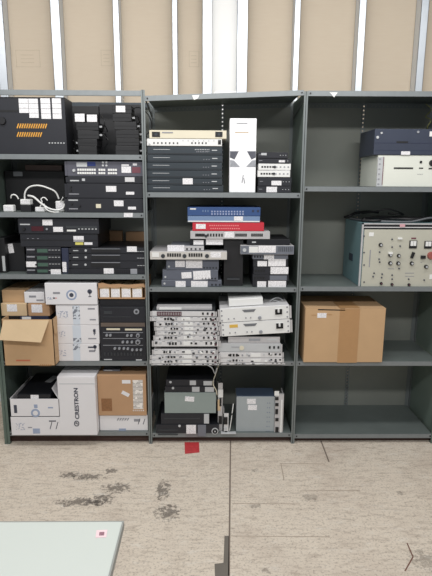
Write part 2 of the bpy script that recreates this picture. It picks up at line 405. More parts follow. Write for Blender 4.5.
def brick(r, z0, label, yf, m, lab=None, side=0, g='power bricks stacked on the top left shelf', d=.12, rz=0):
    t = unit('power_brick', label, 'power supply', r, z0, yf, d, m, rz, g, body='case')
    h = t.z1-t.z0; zc = (t.z0+t.z1)/2
    t.add('ridge', MB().box(t.x0-.002, t.x1+.002, yf-.002, yf+d*.9, zc-.0015, zc+.0015), BLACK)
    if lab: t.rect('label_sticker', lab, PAPER, .003)
    if side:
        x = t.x1 if side > 0 else t.x0
        t.add('plug', MB().box(min(x, x+side*.016), max(x, x+side*.016), yf+.02, yf+.035, zc-.005, zc+.005, .001), LGT)
        t.add('cord', MB().tube([(x+side*.014, yf+.028, zc), (x+side*.03, yf+.01, zc+.012), (x+side*.035, yf+.06, zc-.012), (x+side*.02, yf+.12, zc-.018)], .0028), CABB)
    return t
z = B1a
names = ['bottom', 'second from bottom', 'middle', 'fourth from bottom']
for i, (q, sd) in enumerate((((-0.8432,1.8074,-0.7363,1.8478), -1), ((-0.8440,1.8506,-0.7316,1.8885), -1), ((-0.8447,1.8913,-0.7240,1.9367), 1), ((-0.8481,1.9394,-0.7193,1.9796), 1))):
    t = brick(q, z, 'black power brick, %s of the short stack left of the taller brick stack' % names[i], .05, BLACK, None, sd, rz=random.uniform(-.06, .06)); z = t.z1
for q, ll in (((-0.8555,1.9820,-0.7984,2.0285), 'white labelled adapter on the left top of the short brick stack'), ((-0.7872,1.9825,-0.7278,2.0236), 'white labelled adapter on the right top of the short brick stack')):
    t = unit('power_adapter', ll, 'power supply', q, z, .05, .06, BLACK, body='case'); t.rect('label_sticker', (q[0]+.001, t.z0+.003, q[2]-.001, q[3]-.001), PAPER, .002)
z = B1a; names = ['bottom', 'second from bottom', 'third from bottom', 'fourth from bottom', 'fifth from bottom']
for i, q in enumerate(((-0.6275,1.8083,-0.4919,1.8513), (-0.6202,1.8541,-0.4879,1.8936), (-0.6216,1.8964,-0.4868,1.9389), (-0.6314,1.9416,-0.5028,1.9849), (-0.6355,1.9881,-0.5273,2.0290))):
    t = brick(q, z, 'black power brick, %s of the taller stack beside the shelf post' % names[i], .04, BLACK, None, 1, rz=random.uniform(-.06, .06)); z = t.z1
q = (-0.6367,2.0317,-0.5288,2.0751)
brick(q, z, 'black power brick with a white label topping the taller stack', .04, BLACK, (-0.6169,2.0360,-0.5641,2.0707), 0)
def cable(name, label, pts, r, m, cat='cable', group=None, end=None):
    e = MB().tube(pts, r).build(name, m, None, True); tag(e, label, cat, group); return e
def cp(a, y): return (a[0], y, a[1])
cable('loose_cable', 'black cord dangling between the two stacks of power bricks', [cp((-0.7157,2.0218), .10), cp((-0.6880,1.9886), .06), cp((-0.7022,1.9213), .08), cp((-0.6686,1.8820), .05), cp((-0.6995,1.8420), .1), ((-0.7123,1.8135)[0], .12, B1a+.004)], .003, CABB)
cable('loose_cable', 'black cord looped over the shelf post beside the taller brick stack', [cp((-0.5290,2.0564), .06), cp((-0.4881,2.0677), .09), cp((-0.4369,2.0238), .10), cp((-0.4267,1.9568), .11), cp((-0.4750,1.8889), .1), ((-0.4825,1.8206)[0], .1, B1a+.004)], .003, CABB)

q = (-0.7655,1.8188,-0.5077,2.1146)
t = unit('equipment_case', 'black case added to darken the back behind the taller stack of power bricks', 'electronic device', q, B1a, .30, .12, BLACK, body='case')  # added black box that keeps the back of this shelf dark
q = (-0.9668,1.8179,-0.7709,2.1055)
t = unit('equipment_case', 'black case added to darken the back behind the shorter stack of power bricks', 'electronic device', q, B1a, .31, .11, BLACK, body='case')  # second added black box, darkening the back further left

# --- left bay, second shelf
z = B1b
q = (-0.9170,1.4734,-0.4760,1.5527)
t = unit('amplifier', 'black rack amplifier at the bottom of the stack under the button-filled switcher', 'electronic device', q, z, m=BLKM, panel=DKG2, ears=True); offp(t); z = t.z1
t.rects('label_sticker', ((-0.6418,1.5076,-0.5863,1.5405), (-0.5609,1.4889,-0.5141,1.5051)), PAPER)
t.rect('tan_sticker', (-0.7474,1.4966,-0.7182,1.5198), CREAM); c = (-0.9059,1.5375,-0.8507,1.5450); t.rect('nameplate', c, LGT); t.rect('nameplate', (-0.9057,1.4884,-0.8532,1.4942), INKG)
for a in ((-0.8867,1.5190), (-0.8407,1.5077)): t.knob(a, .006, BLACK, .008)
q = (-0.9125,1.5556,-0.4740,1.6386)
t = unit('amplifier', 'black rack amplifier with two white stickers, second from the bottom under the switcher', 'electronic device', q, z, m=BLKM, panel=DKG2, ears=True); offp(t); z = t.z1
t.rects('label_sticker', ((-0.6853,1.5903,-0.6255,1.6234), (-0.5700,1.5748,-0.5217,1.5908)), PAPER); t.rect('nameplate', (-0.9011,1.5737,-0.8431,1.5794), INKG)
for a in ((-0.8874,1.6165), (-0.8885,1.5965)): t.knob(a, .005, BLACK, .008)
q = (-0.9034,1.6414,-0.4754,1.6771)
t = unit('rack_player', 'slim dark rack unit directly under the button-filled switcher', 'electronic device', q, z, m=CHAR, panel=DKG2, ears=True); offp(t); z = t.z1
t.rect('label_sticker', (-0.5734,1.6479,-0.5184,1.6734), SILV); t.rect('nameplate', (-0.8913,1.6495,-0.8394,1.6563), LGT); t.rect('socket', (-0.8218,1.6510,-0.8045,1.6651), LGT)
q = (-0.9071,1.6800,-0.4688,1.7629)
t = unit('matrix_switcher', 'dark grey matrix switcher with blue display and two rows of white buttons', 'electronic device', q, z, .02, m=CHAR, panel=mat('switcher_panel', (88,88,98), .45, .2), ears=True); offp(t)
t.rect('display', (-0.7883,1.7359,-0.7412,1.7595), DBLU); t.rect('nameplate', (-0.8506,1.7311,-0.7902,1.7552), LGT)
for k in range(17):
    if k in (8, 12): continue
    for yy in (0, 1):
        a = ((-0.8405,1.7147), (-0.8414,1.6961))[yy]; b = ((-0.6244,1.7159), (-0.6250,1.6973))[yy]
        x = a[0]+(b[0]-a[0])*k/16; t.rect('button', (x-.0055, a[1]-.006, x+.0055, a[1]+.006), WHITE, .004)
for a in ((-0.6977,1.7560), (-0.6984,1.7391), (-0.6776,1.7561), (-0.6783,1.7392)): t.knob(a, .006, LGT, .004, 'button')
t.knob((-0.8666,1.7101), .009, LGT, .008); t.rects('label_sticker', ((-0.5927,1.6988,-0.5378,1.7343), (-0.5918,1.7382,-0.5486,1.7466), (-0.5266,1.7402,-0.5024,1.7526)), PAPER)
t.rect('maroon_badge', (-0.5321,1.6980,-0.4830,1.7318), MAROON)
# black case far back with a tag, and white adapters with loose leads in front
q = (-1.3615,1.4543,-0.9923,1.7108)
t = unit('equipment_case', 'black equipment case at the back behind the white adapters and leads', 'electronic device', q, B1b, .26, .13, BLACK, body='case')
t.rect('label_sticker', (-1.3065,1.6785,-1.2506,1.7065), BADGE, .002)
q = (-1.2394,1.7139,-1.0085,1.7481); zc_ = t.z1
t = unit('flat_unit', 'flat brownish unit on top of the black case at the back of the second shelf', 'electronic device', q, zc_, .28, .11, mat('dusky_brown_metal', (84,66,60), .5), body='case')
q = (-1.2020,1.4663,-1.1401,1.5103); t = unit('power_brick', 'small black brick under a white adapter on the second left shelf', 'power supply', q, B1b, .05, .06, BLACK, body='case'); zb = t.z1
for q, zz, ll, y in (((-1.2970,1.4682,-1.2368,1.5107), B1b, 'white adapter lying furthest left on the second left shelf', .03), ((-1.2020,1.5126,-1.1403,1.5441), zb, 'white adapter sitting on a small black brick among white leads', .05),
                  ((-1.1102,1.4691,-1.0516,1.4999), B1b, 'white adapter lying on the shelf between the other adapters', .03), ((-0.9979,1.4678,-0.9476,1.5342), B1b, 'white adapter beside the black amplifier stack with a thick white lead', .06)):
    t = Thing('power_adapter', ll, 'power supply', q[0], q[2], zz+G_, q[3], y, .045, 'white adapters on the second left shelf', random.uniform(-.1, .1))
    t.body(WHITE, 'case', .006); t.rect('label_sticker', (q[0]+.006, t.z0+.007, q[2]-.006, q[3]-.007), PAPER, .001)
cable('white_cable', 'thick white lead arching over the adapters', [cp((-1.1794,1.5329), .07), cp((-1.1731,1.5796), .06), cp((-1.1442,1.6146), .06), cp((-1.0907,1.6236), .06), cp((-1.0387,1.6094), .07), cp((-0.9988,1.5863), .08), cp((-0.9834,1.5455), .09)], .0048, WHITE)
cable('white_cable', 'thick white lead sagging from the middle down to the right adapter', [cp((-1.1490,1.5659), .04), cp((-1.1086,1.5574), .02), cp((-1.0699,1.5228), .02), cp((-1.0248,1.4921), .02), cp((-0.9784,1.4824), .03), cp((-0.9483,1.4943), .04), cp((-0.9411,1.5176), .05)], .0055, WHITE)
cable('white_cable', 'short curled white lead at the left of the adapters', [cp((-1.2532,1.5506), .05), cp((-1.2462,1.5652), .04), cp((-1.2311,1.5710), .04), cp((-1.2171,1.5624), .045), cp((-1.2096,1.5450), .05)], .004, WHITE)
cable('white_cable', 'thin white lead rising from the middle adapter', [cp((-1.0864,1.4990), .05), cp((-1.0728,1.5282), .05), cp((-1.0775,1.5457), .05), cp((-1.0593,1.5545), .055), cp((-1.0428,1.5371), .06)], .0035, WHITE)
cable('white_cable', 'white lead trailing over the lip below the sagging one', [cp((-1.0554,1.5175), .03), cp((-1.0337,1.4885), .0), cp((-0.9994,1.4741), -.005), cp((-0.9644,1.4713), .01)], .0035, WHITE)
cable('white_cable', 'thin white lead standing beside the right adapter', [cp((-0.9668,1.5284), .06), cp((-0.9540,1.5460), .05), cp((-0.9457,1.5577), .045)], .003, WHITE)

# --- left bay, third shelf
z = B1c
for k, (q, y) in enumerate((((-1.1803,1.0964,-0.9741,1.1391), 0), ((-1.1743,1.1421,-0.9717,1.1803), 0), ((-1.1774,1.1833,-0.9694,1.2212), 0), ((-1.1744,1.2242,-0.9670,1.2656), 0))):
    t = unit('receiver', 'black half-width receiver with green middle, %s of four under the disc player' % ('bottom', 'third from top', 'second from top', 'topmost')[k], 'electronic device', q, z, m=BLKM, d=.3, panel=DKG2, group='half-width receivers on the third left shelf')
    offp(t); z = t.z1; w = q[2]-q[0]; h = t.z1-t.z0
    t.rect('green_panel', (q[0]+w*.32, t.z0+h*.25, q[0]+w*.62, t.z0+h*.75), GREEN)
    t.row('markings', q[0]+w*.68, q[0]+w*.95, t.z0+h*.6, 4, .012, .003, LGT); t.rect('nameplate', (q[0]+w*.03, t.z0+h*.55, q[0]+w*.26, t.z0+h*.75), INKG)
    t.knob((q[0]+w*.28, t.z0+h*.5), .006, BLACK, .008)
    if k == 1: t.rect('label_sticker', (-1.1762,1.1454,-1.1167,1.1787), PAPER, .004)
    if k == 0: t.rect('label_sticker', (-1.0331,1.1014,-0.9734,1.1319), PAPER, .004)
zt = z
q = (-0.9662,1.0959,-0.9244,1.2594)
t = unit('upright_unit', 'slim navy unit standing upright beside the four small receivers', 'electronic device', q, B1c, .02, .3, NAVYD, body='case'); t.rect('label_sticker', (-0.9651,1.1142,-0.9412,1.1750), PAPER)
q = (-1.3186,1.0805,-1.2148,1.2788)
t = unit('upright_case', 'black case standing upright left of the small receivers with a white tag', 'electronic device', q, B1c, .1, .28, BLACK, body='case'); t.rect('label_sticker', (-1.3117,1.2172,-1.2801,1.2738), PAPER, rot=-.12)
q = (-1.3636,1.0893,-1.3126,1.3144)
t = unit('upright_case', 'black case standing upright against the left end post with a long pale sticker', 'electronic device', q, B1c, .05, .3, BLACK, body='case'); t.rect('label_sticker', (-1.3340,1.1140,-1.3177,1.2058), LGT)
z = B1c
for k, q in enumerate(((-0.9203,1.0975,-0.4645,1.1378), (-0.9150,1.1409,-0.4635,1.1827), (-0.9097,1.1858,-0.4654,1.2274), (-0.9076,1.2298,-0.4645,1.2634))):
    t = unit('rack_recorder', ('black rack unit with grille and round grey badge, lowest of the right stack', 'black rack unit with inset bay, third down in the right stack', 'black rack unit with inset bay, second down in the right stack', 'black rack unit with a white sticker, topmost in the stack beside the post')[k],
             'electronic device', q, z, m=BLKM, panel=DKG2, ears=True, group='rack units on the third left shelf'); offp(t); z = t.z1; w = q[2]-q[0]; zc = (t.z0+t.z1)/2; h = t.z1-t.z0
    if k:
        t.rect('disc_tray', (q[0]+w*.27, zc-h*.3, q[0]+w*.66, zc+h*.25), BLACK, .002); t.rect('tray_trim', (q[0]+w*.28, zc+h*.26, q[0]+w*.66, zc+h*.33), BADGE, .002)
        t.knob((q[0]+w*.2, zc), .007, LGT, .002, 'emblem')
        t.rect('nameplate', (q[0]+w*.03, zc-.003, q[0]+w*.1, zc+.002), LGT); t.row('markings', q[0]+w*.9, q[0]+w*.97, zc-.004, 3, .012, .003, LGT)
    if k == 3: t.rect('label_sticker', (-0.5740,1.2391,-0.5157,1.2709), PAPER)
    if k == 0:
        t.rect('label_sticker', (-0.7170,1.1066,-0.6571,1.1389), PAPER, .003); t.row('grille', *(lambda r: (r[0], r[2], (r[1]+r[3])/2))((-0.6441,1.0983,-0.5662,1.1349)), 7, .005, .026, PORT)
        t.rect('badge', (-0.5571,1.1046,-0.5163,1.1364), BADGE, .004, bev=.0015)
q = (-1.2044,1.2683,-0.7458,1.3439)
zz = zt
t = unit('rack_processor', 'black rack unit with yellow and white stickers under the disc player', 'electronic device', q, zz, .02, m=BLKM, panel=DKG2); offp(t); zz = t.z1
t.rect('label_sticker', (-0.8897,1.3001,-0.8288,1.3316), PAPER); t.rect('label_sticker', (-0.8805,1.2792,-0.8331,1.2942), YELST, label='yellow sticker'); t.rect('label_sticker', (-0.8272,1.2794,-0.7786,1.2944), PAPER)
t.rect('seam', (-1.2003,1.3044,-0.7481,1.3086), BLACK); t.row('markings', *(lambda r: (r[0], r[2], r[1]))((-1.1583,1.3151,-1.0993,1.3187)), 3, .01, .003, INKG)
q = (-1.2082,1.3479,-0.7353,1.4343)
t = unit('disc_player', 'black disc player with a dark red display on top of the third left shelf stack', 'electronic device', q, zz, .015, m=BLKM, panel=DKG2); offp(t)
t.rect('display', (-1.1320,1.3607,-1.0616,1.3883), DRED, .002); t.rects('label_sticker', ((-1.0652,1.3944,-1.0066,1.4272), (-1.0043,1.3565,-0.9473,1.3853)), PAPER); t.rect('nameplate', (-0.9242,1.3591,-0.8712,1.3692), WHITE)
t.rect('disc_tray', (-0.9289,1.3782,-0.7467,1.3912), CHAR); t.row('button_row', *(lambda r: (r[0], r[2], r[1]))((-0.8530,1.3737,-0.7529,1.3796)), 6, .01, .006, LGT, .003); t.rect('nameplate', (-1.1976,1.3956,-1.1391,1.4027), LGT)
t.knob((-1.1761,1.3721), .01, BLACK, .01); t.knob((-1.0412,1.3727), .006, BADGE, .006)

for q, ll in (((-0.8247,1.2274,-0.6653,1.3274), 'brown carton at the back of the third left shelf, left one'), ((-0.6388,1.2280,-0.4990,1.3215), 'brown carton at the back of the third left shelf beside the post')):
    t = Thing('brown_carton', ll, 'box', q[0], q[2], B1c+G_, q[3], .385, .045); t.body(CARD3, 'carton')

# --- left bay, fourth shelf: cartons
def carton(name, label, q, z0, yf, d, m, cat='box', rz=0, group=None, marks=(), tape=None, bev=.003, ry=0):
    t = Thing(name, label, cat, q[0], q[2], z0+G_, q[3], yf, d, group, rz, ry); t.body(m, 'carton', bev)
    t.add('top_seam', MB().box(q[0]+.002, q[2]-.002, yf+d/2-.0012, yf+d/2+.0012, q[3]-.001, q[3]+.0004), FLAPIN if 'brown' in m.name else INKG)
    for nm, rr, mm in marks: t.rect(nm, rr, mm, .0008)
    if tape: t.rect('tape', tape, TAPE, .0008)
    return t
yb = -.085
q = (-1.3140,0.5565,-1.0108,0.8467)
x0, _, x1, z1 = q; z0 = B1d+G_; d = .40; w = .004
t = Thing('open_carton', 'large brown open carton with a folded-out front flap, overhanging the left shelf', 'box', x0, x1, z0, z1, yb, d)
mb = MB(); mb.box(x0, x1, yb, yb+w, z0, z1); mb.box(x0, x1, yb+d-w, yb+d, z0, z1); mb.box(x0, x0+w, yb, yb+d, z0, z1); mb.box(x1-w, x1, yb, yb+d, z0, z1); mb.box(x0, x1, yb, yb+d, z0, z0+w)
t.add('carton', mb, CARD)
a, b, c, e = (-1.3000,0.8422), (-1.0320,0.8427), (-1.0692,0.7223), (-1.3128,0.7374)
t.add('front_flap', MB().prism([(a[0], yb-.002, a[1]), (b[0], yb-.002, b[1]), (c[0], -.14, c[1]), (e[0], -.14, e[1])], (0, .004, .001)), CARD2, 'light brown front flap')
a, b = (-1.0387,0.8357), (-0.9966,0.8419)
t.add('side_flap', MB().prism([(x1-.002, yb+.004, z1), (x1+.006, yb+.004, z1-.09), (x1+.006, yb+.05, z1-.10), (x1-.002, yb+.05, z1)], (.003, 0, 0)), CARD)
t.rect('red_print', (-1.2440,0.5869,-1.1594,0.5965), mat('faded_red_print', (190,110,80), .8), .0008)
t.row('damage_marks', *(lambda r: (r[0], r[2], r[1]))((-1.1006,0.5614,-1.0400,0.5678)), 6, .006, .012, FLAPIN, .001, .5)
zc0 = z0+w
zt = (-1.1802,0.8390)[1]
q = (-1.2436,0.6869,-1.0691,0.8390)
t = Thing('blue_package', 'dark blue and white package inside the large open carton', 'package', q[0], q[2], zc0+.002, zt, .02, .30); t.body(NAVYD, 'carton')
t.rect('label_sticker', (-1.2298,0.8193,-1.1749,0.8351), WHITE)
q2 = (-1.3414,0.6868,-1.2466,0.8388)
t = Thing('black_package', 'black package inside the large open carton, left of the blue one', 'package', q2[0], q2[2], zc0+.002, zt, .02, .30); t.body(BLACK, 'carton')
q = (-1.3535,0.8413,-1.1987,0.9187)
t = carton('small_carton', 'light brown small carton with white front sticker on the open carton, left end', q, zt, .02, .3, CARD2, marks=[('label_sticker', (-1.3162,0.8684,-1.2555,0.9136), PAPER)]); zl = t.z1
q = (-1.1896,0.8416,-1.0589,0.9171)
t = carton('small_carton', 'orange-brown small carton with white sticker resting beside the light brown one', q, zt, .02, .3, CARD3, marks=[('label_sticker', (-1.1678,0.8624,-1.1022,0.9127), PAPER)]); zr = t.z1
q = (-1.3533,0.9146,-1.2100,0.9963)
carton('small_carton', 'plain brown small carton on top at the far left of the fourth shelf', q, zl, .05, .28, CARD)
q = (-1.2104,0.9178,-1.0891,0.9884)
t = carton('small_carton', 'small white carton with faint print between brown carton and long white box', q, max(zl, zr), .03, .28, WBOX, marks=[('printed_mark', (-1.1814,0.9541,-1.1390,0.9666), INKG), ('printed_mark', (-1.1375,0.9323,-1.0950,0.9417), INKG)])
z = B1d
MK = [( (-1.0108,0.5901,-0.9677,0.6290), (-0.8305,0.6421,-0.7844,0.6518), (-0.8254,0.6162,-0.7885,0.6292), (-0.9227,0.6291,-0.8797,0.6646)), ((-1.0038,0.7127,-0.9672,0.7510), (-0.7953,0.7321,-0.7801,0.7640), (-0.8280,0.6988,-0.7789,0.7065), (-0.9203,0.6807,-0.8713,0.7064)), ((-1.0028,0.8333,-0.9422,0.8773), (-0.8193,0.8870,-0.7770,0.8964), (-0.8103,0.8191,-0.7738,0.8273), (-0.9114,0.8271,-0.8690,0.9056))]
for k, q in enumerate(((-1.0231,0.5511,-0.7644,0.6678), (-1.0186,0.6711,-0.7606,0.7892), (-1.0139,0.7924,-0.7580,0.9131))):
    t = carton('white_carton', ('white carton with a large ink mark, bottom of the three equal ones', 'white carton with a small goblet mark, middle of the three equal ones', 'white carton with blue print, top of the three equal ones')[k], q, z, 0, .38, WBOX, group='equal white cartons on the fourth left shelf', rz=(.0, .008, -.006)[k],
        marks=[('printed_mark', MK[k][0], BLOTL), ('printed_mark', MK[k][1], INKD if k < 1 else INKG), ('printed_mark', MK[k][2], INKG), ])
    q = MK[k][3]; t.rect('clear_tape', (q[0], t.z0+.002, q[2], t.z1-.002), mat('pale_blue_tape', (204,212,222), .3, 0, .04), .0012); t.rect('ink_scribble', q, BLOT, .0016)
    if k < 2: q = ((-0.8000,0.6227,-0.7753,0.6615), (-0.7985,0.7257,-0.7802,0.7640))[k]; t.knob(((q[0]+q[2])/2, q[1]+(q[3]-q[1])*.7), .011-k*.003, INKD, .0016, 'printed_mark'); t.rect('printed_mark', ((q[0]+q[2])/2-.002, q[1], (q[0]+q[2])/2+.002, q[3]), INKD, .0016)
    z = t.z1
q = (-1.0719,0.9173,-0.7599,1.0506)
t = carton('white_carton', 'long white carton with round blue emblem lying across the three equal ones', q, max(z, zr+.0), -.005, .38, WBOX, marks=[('printed_mark', (-1.0585,0.9500,-1.0135,0.9654), BLOTL), ('printed_mark', (-1.0236,0.9840,-0.9816,0.9963), INKG), ('printed_mark', (-1.0255,0.9550,-1.0014,0.9624), mat('pale_red_ink', (206,160,160), .8))])
t.knob((-0.9133,0.9781), .032, INKB, .001, 'emblem'); t.knob((-0.9133,0.9781), .022, WBOX, .0014, 'emblem'); t.knob((-0.9133,0.9781), .013, INKD, .0018, 'emblem')
c = (-0.8030,0.9999); t.knob(c, .014, INKD, .0012, 'goblet_mark'); t.rect('goblet_mark', (c[0]-.002, c[1]-.03, c[0]+.002, c[1]), INKD, .0012); t.rect('goblet_mark', (c[0]-.009, c[1]-.033, c[0]+.009, c[1]-.029), INKD, .0012)
# amplifiers right
z = B1d
q = (-0.7545,0.5475,-0.4738,0.8027)
t = unit('mixer_amplifier', 'large black mixer amplifier with rows of knobs beside the white cartons', 'electronic device', q, z, .01, .38, BLKM, panel=DKG2); offp(t); z = t.z1
t.rect('top_trim', (-0.7462,0.7781,-0.4770,0.8022), BROWNP, .003); t.rect('lit_scale', (-0.7137,0.7557,-0.6310,0.7665), CREAM, .002); t.rect('lit_scale', (-0.6004,0.7539,-0.4961,0.7648), CREAM, .002)
for xs, y in (((107,110.5,128,131.5), 335), ((123,127.5,132), 341.7), ((115,119.5,124,128), 348)):
    pass
for a in ((-0.7121,0.7236), (-0.6906,0.7237), (-0.5862,0.7219), (-0.5616,0.7219), (-0.6152,0.6800), (-0.5874,0.6800), (-0.5597,0.6801), (-0.6659,0.6386), (-0.6381,0.6386), (-0.6103,0.6386), (-0.5856,0.6374), (-0.5580,0.6302), (-0.5302,0.6303), (-0.5054,0.6303)):
    t.knob(a, .0085, BADGE, .012)
for a, rr in (((-0.5216,0.7219), .013), ((-0.5227,0.6801), .017)): t.knob(a, rr, BADGE, .014, label='larger grey knob'); t.knob(a, rr*.5, BLACK, .016)
for q2 in ((-0.7360,0.7379,-0.4905,0.7411), (-0.7375,0.7000,-0.4914,0.7032), (-0.7392,0.6561,-0.4924,0.6594)): t.rect('trim_line', q2, BADGE, .001)
q2 = (-0.7291,0.5944,-0.5061,0.6074); t.row('slider_row', q2[0], q2[2], (q2[1]+q2[3])/2, 12, .008, .02, CHAR, .004)
t.rect('nameplate', (-0.7367,0.5617,-0.6871,0.5682), LGT); t.rect('nameplate', (-0.5382,0.5578,-0.5009,0.5664), LGT)
q = (-0.7491,0.8059,-0.4728,0.9037)
t = unit('amplifier', 'black amplifier with a round badge on top of the mixer amplifier', 'electronic device', q, z, .01, .38, BLKM, panel=DKG2); offp(t); z = t.z1
t.knob((-0.5269,0.8732), .017, BADGE, .005, 'badge'); t.knob((-0.5269,0.8732), .009, CHAR, .007, 'badge'); t.rect('trim_line', (-0.7298,0.8938,-0.4867,0.8982), CHAR, .002); t.rect('nameplate', (-0.7249,0.8571,-0.6762,0.8760), CHAR, .002); t.rect('trim_line', (-0.7320,0.8370,-0.5613,0.8414), CHAR, .002)
q = (-0.7515,0.9056,-0.4718,0.9463)
t = unit('amplifier', 'slim black unit directly under the torn carton of labelled small boxes', 'electronic device', q, z, .015, .36, BLACK, panel=BLKM); z = t.z1
q = (-0.7577,0.9493,-0.4695,1.0496); x0, _, x1, z1 = q
t = Thing('tray_carton', 'torn brown tray carton holding four small labelled boxes', 'box', x0, x1, z+G_, z1, .01, .3)
y = .01; w = .004; zf = z+G_
mb = MB(); zk = z1-.033
mb.prism([(x0, y, z1-.004), (x0+.03, y, z1+.002), (x0+.07, y, z1-.010), (x0+.13, y, z1-.006), (x0+.18, y, z1-.012), (x0+.24, y, z1-.006), (x1-.01, y, z1-.003), (x1, y, zk+.002), (x1-.03, y, zk+.012), (x1-.07, y, zk), (x0+.16, y, zk+.009), (x0+.10, y, zk+.001), (x0+.05, y, zk+.008), (x0, y, zk)], (0, w, 0))
t.add('torn_flap', mb, CARD3, 'torn brown edge hanging over the small boxes')
t.add('tray', MB().box(x0, x0+w, y, y+.3, zf, z1-.006).box(x1-w, x1, y, y+.3, zf, z1-.006).box(x0, x1, y+.3-w, y+.3, zf, z1+.002).box(x0, x1, y, y+.3, zf, zf+w).box(x0, x1, y, y+w, zf, zf+.012), CARD3)
for k, q in enumerate(((-0.7492,0.9503,-0.6876,1.0216), (-0.6822,0.9505,-0.6229,1.0187), (-0.6181,0.9506,-0.5576,1.0189), (-0.5528,0.9508,-0.4893,1.0190))):
    tt = Thing('small_box', 'small tan box with white sticker in the torn tray carton, %s' % ('leftmost of four', 'second from left', 'third from left', 'rightmost of four')[k], 'box', q[0]+.001, q[2]-.001, zf+.005, z1-.016, .016, .22, 'small boxes in the torn tray carton'); tt.body(CARD2, 'carton')
    tt.rect('label_sticker', (q[0]+.004, zf+.014, q[2]-.004, zk-.004), PAPER, .001)

# --- left bay, bottom shelf
z = B1e
q = (-1.3218,0.0891,-1.0165,0.2091)
t = carton('white_carton', 'closed white carton with blue print under the open one, bottom left shelf', q, z, -.05, .38, WBOX, marks=[('printed_mark', (-1.2911,0.1200,-1.2350,0.1674), BLOTL), ('printed_mark', (-1.2168,0.1334,-1.1919,0.1402), INKG), ('printed_mark', (-1.1873,0.0959,-1.1435,0.1300), INKB)]); z = t.z1
t.row('ink_scribble', *(lambda r: (r[0], r[2], (r[1]+r[3])/2))((-1.0725,0.1196,-1.0351,0.1806)), 2, .004, .05, INKD, .0014, .3); t.rect('ink_scribble', (-1.0832,0.1772,-1.0396,0.1840), INKD, .0014)
q = (-1.3188,0.2124,-1.0127,0.3279); x0, _, x1, z1 = q; z0 = z+G_
t = Thing('open_white_carton', 'open white carton with a blue mark holding a flat black unit', 'box', x0, x1, z0, z1, -.05, .38); w = .004; d = .38
t.add('carton', MB().box(x0, x1, -.05, w-.05, z0, z1).box(x0, x1, d-w-.05, d-.05, z0, z1).box(x0, x0+w, -.05, d-.05, z0, z1).box(x1-w, x1, -.05, d-.05, z0, z1).box(x0, x1, -.05, d-.05, z0, z0+w), WBOX)
t.rect('printed_mark', (-1.2947,0.2347,-1.2762,0.2881), INKD, .0008); t.rect('printed_mark', (-1.0839,0.2659,-1.0529,0.2746), INKB, .0008)
t.knob((-1.1636,0.2346), .028, INKB, .0012, 'printed_mark'); t.knob((-1.1636,0.2346), .016, WBOX, .0016, 'printed_mark'); t.rect('printed_mark', (-1.1698,0.2680,-1.1482,0.2914), INKB, .0008)
t.add('side_flap', MB().prism([(x1-.003, -.045, z1), (x1-.003, d-.07, z1), (x1-.06, d-.10, z1+.055), (x1-.055, .0, z1+.05)], (-.003, 0, 0)), WBOX)
q = (-1.2745,0.2811,-1.0670,0.3524)
t = Thing('black_unit', 'flat black unit with two stickers lying in the open white carton', 'electronic device', q[0], q[2], z0+w+.001, q[3], -.04, .36); t.body(BLKM)
t.rect('label_sticker', (-1.1896,0.3225,-1.1401,0.3504), PAPER, .002)
t.add('label_sticker', MB().box(q[2]-.09, q[2]-.045, .16, .27, q[3]-.001, q[3]+.001, 0, (0, 0, -.2)), LGT, 'grey sticker on the top face')
q = (-1.0180,0.0921,-0.7858,0.4735)
t = carton('tall_white_carton', 'tall white carton with sideways black lettering and round logo, bottom left shelf', q, B1e, -.05, .36, WBOX)
# lettering up the front
fc = bpy.data.curves.new('lettering', 'FONT'); fc.body = 'CRESTRON'; fc.size = 1; fc.align_x = 'LEFT'; fc.extrude = .01; fc.offset = .028
fo = bpy.data.objects.new('tmp', fc); C.objects.link(fo); bpy.context.view_layer.update()
me = bpy.data.meshes.new_from_object(fo.evaluated_get(bpy.context.evaluated_depsgraph_get())); bpy.data.objects.remove(fo)
q = (-0.9190,0.1939,-0.8930,0.4003)
xs = [v.co.x for v in me.vertices]; ys = [v.co.y for v in me.vertices]; L0, L1 = min(xs), max(xs); H0, H1 = min(ys), max(ys)
for v in me.vertices:
    u = (v.co.x-L0)/(L1-L0); h = (v.co.y-H0)/(H1-H0); dz = v.co.z
    v.co = Vector((q[2]-h*(q[2]-q[0]), -.0506-(.0006 if dz > 0 else -.0008), q[1]+u*(q[3]-q[1])))-t.o
me.materials.append(INKD); ob = bpy.data.objects.new('lettering', me); C.objects.link(ob); ob.parent = t.e
c = (-0.9115,0.1635); mb = MB()
for k in range(18):
    a = k*math.pi/9; mb.box(c[0]+.0135*math.cos(a)-.0025, c[0]+.0135*math.cos(a)+.0025, -.0512, -.0498, c[1]+.0165*math.sin(a)-.0035, c[1]+.0165*math.sin(a)+.0035, 0, (0, -a, 0))
mb.box(c[0]-.009, c[0]+.009, -.0512, -.0498, c[1]-.003, c[1]+.001, 0, (0, .5, 0)).box(c[0]-.008, c[0]+.008, -.0512, -.0498, c[1]+.004, c[1]+.007, 0, (0, .5, 0))
t.add('round_logo', mb, INKD)
t.rect('tape', (-1.0068,0.4252,-0.7767,0.4298), LGT, .0006)
q = (-0.7816,0.0754,-0.4733,0.1916)
t = carton('white_carton', 'flat white carton with ink marks under the brown barcode carton', q, B1e, .01, .36, WBOX, marks=[('printed_mark', (-0.5621,0.1467,-0.5238,0.1640), INKG), ('printed_mark', (-0.6600,0.0795,-0.6152,0.0983), INKB)]); z = t.z1
t.row('ink_scribble', *(lambda r: (r[0], r[2], (r[1]+r[3])/2))((-0.6639,0.1468,-0.6002,0.1778)), 5, .004, .02, INKD, .0014, .6); t.row('ink_scribble', *(lambda r: (r[0], r[2], (r[1]+r[3])/2))((-0.5304,0.1155,-0.4985,0.1777)), 2, .004, .04, INKD, .0014, .3)
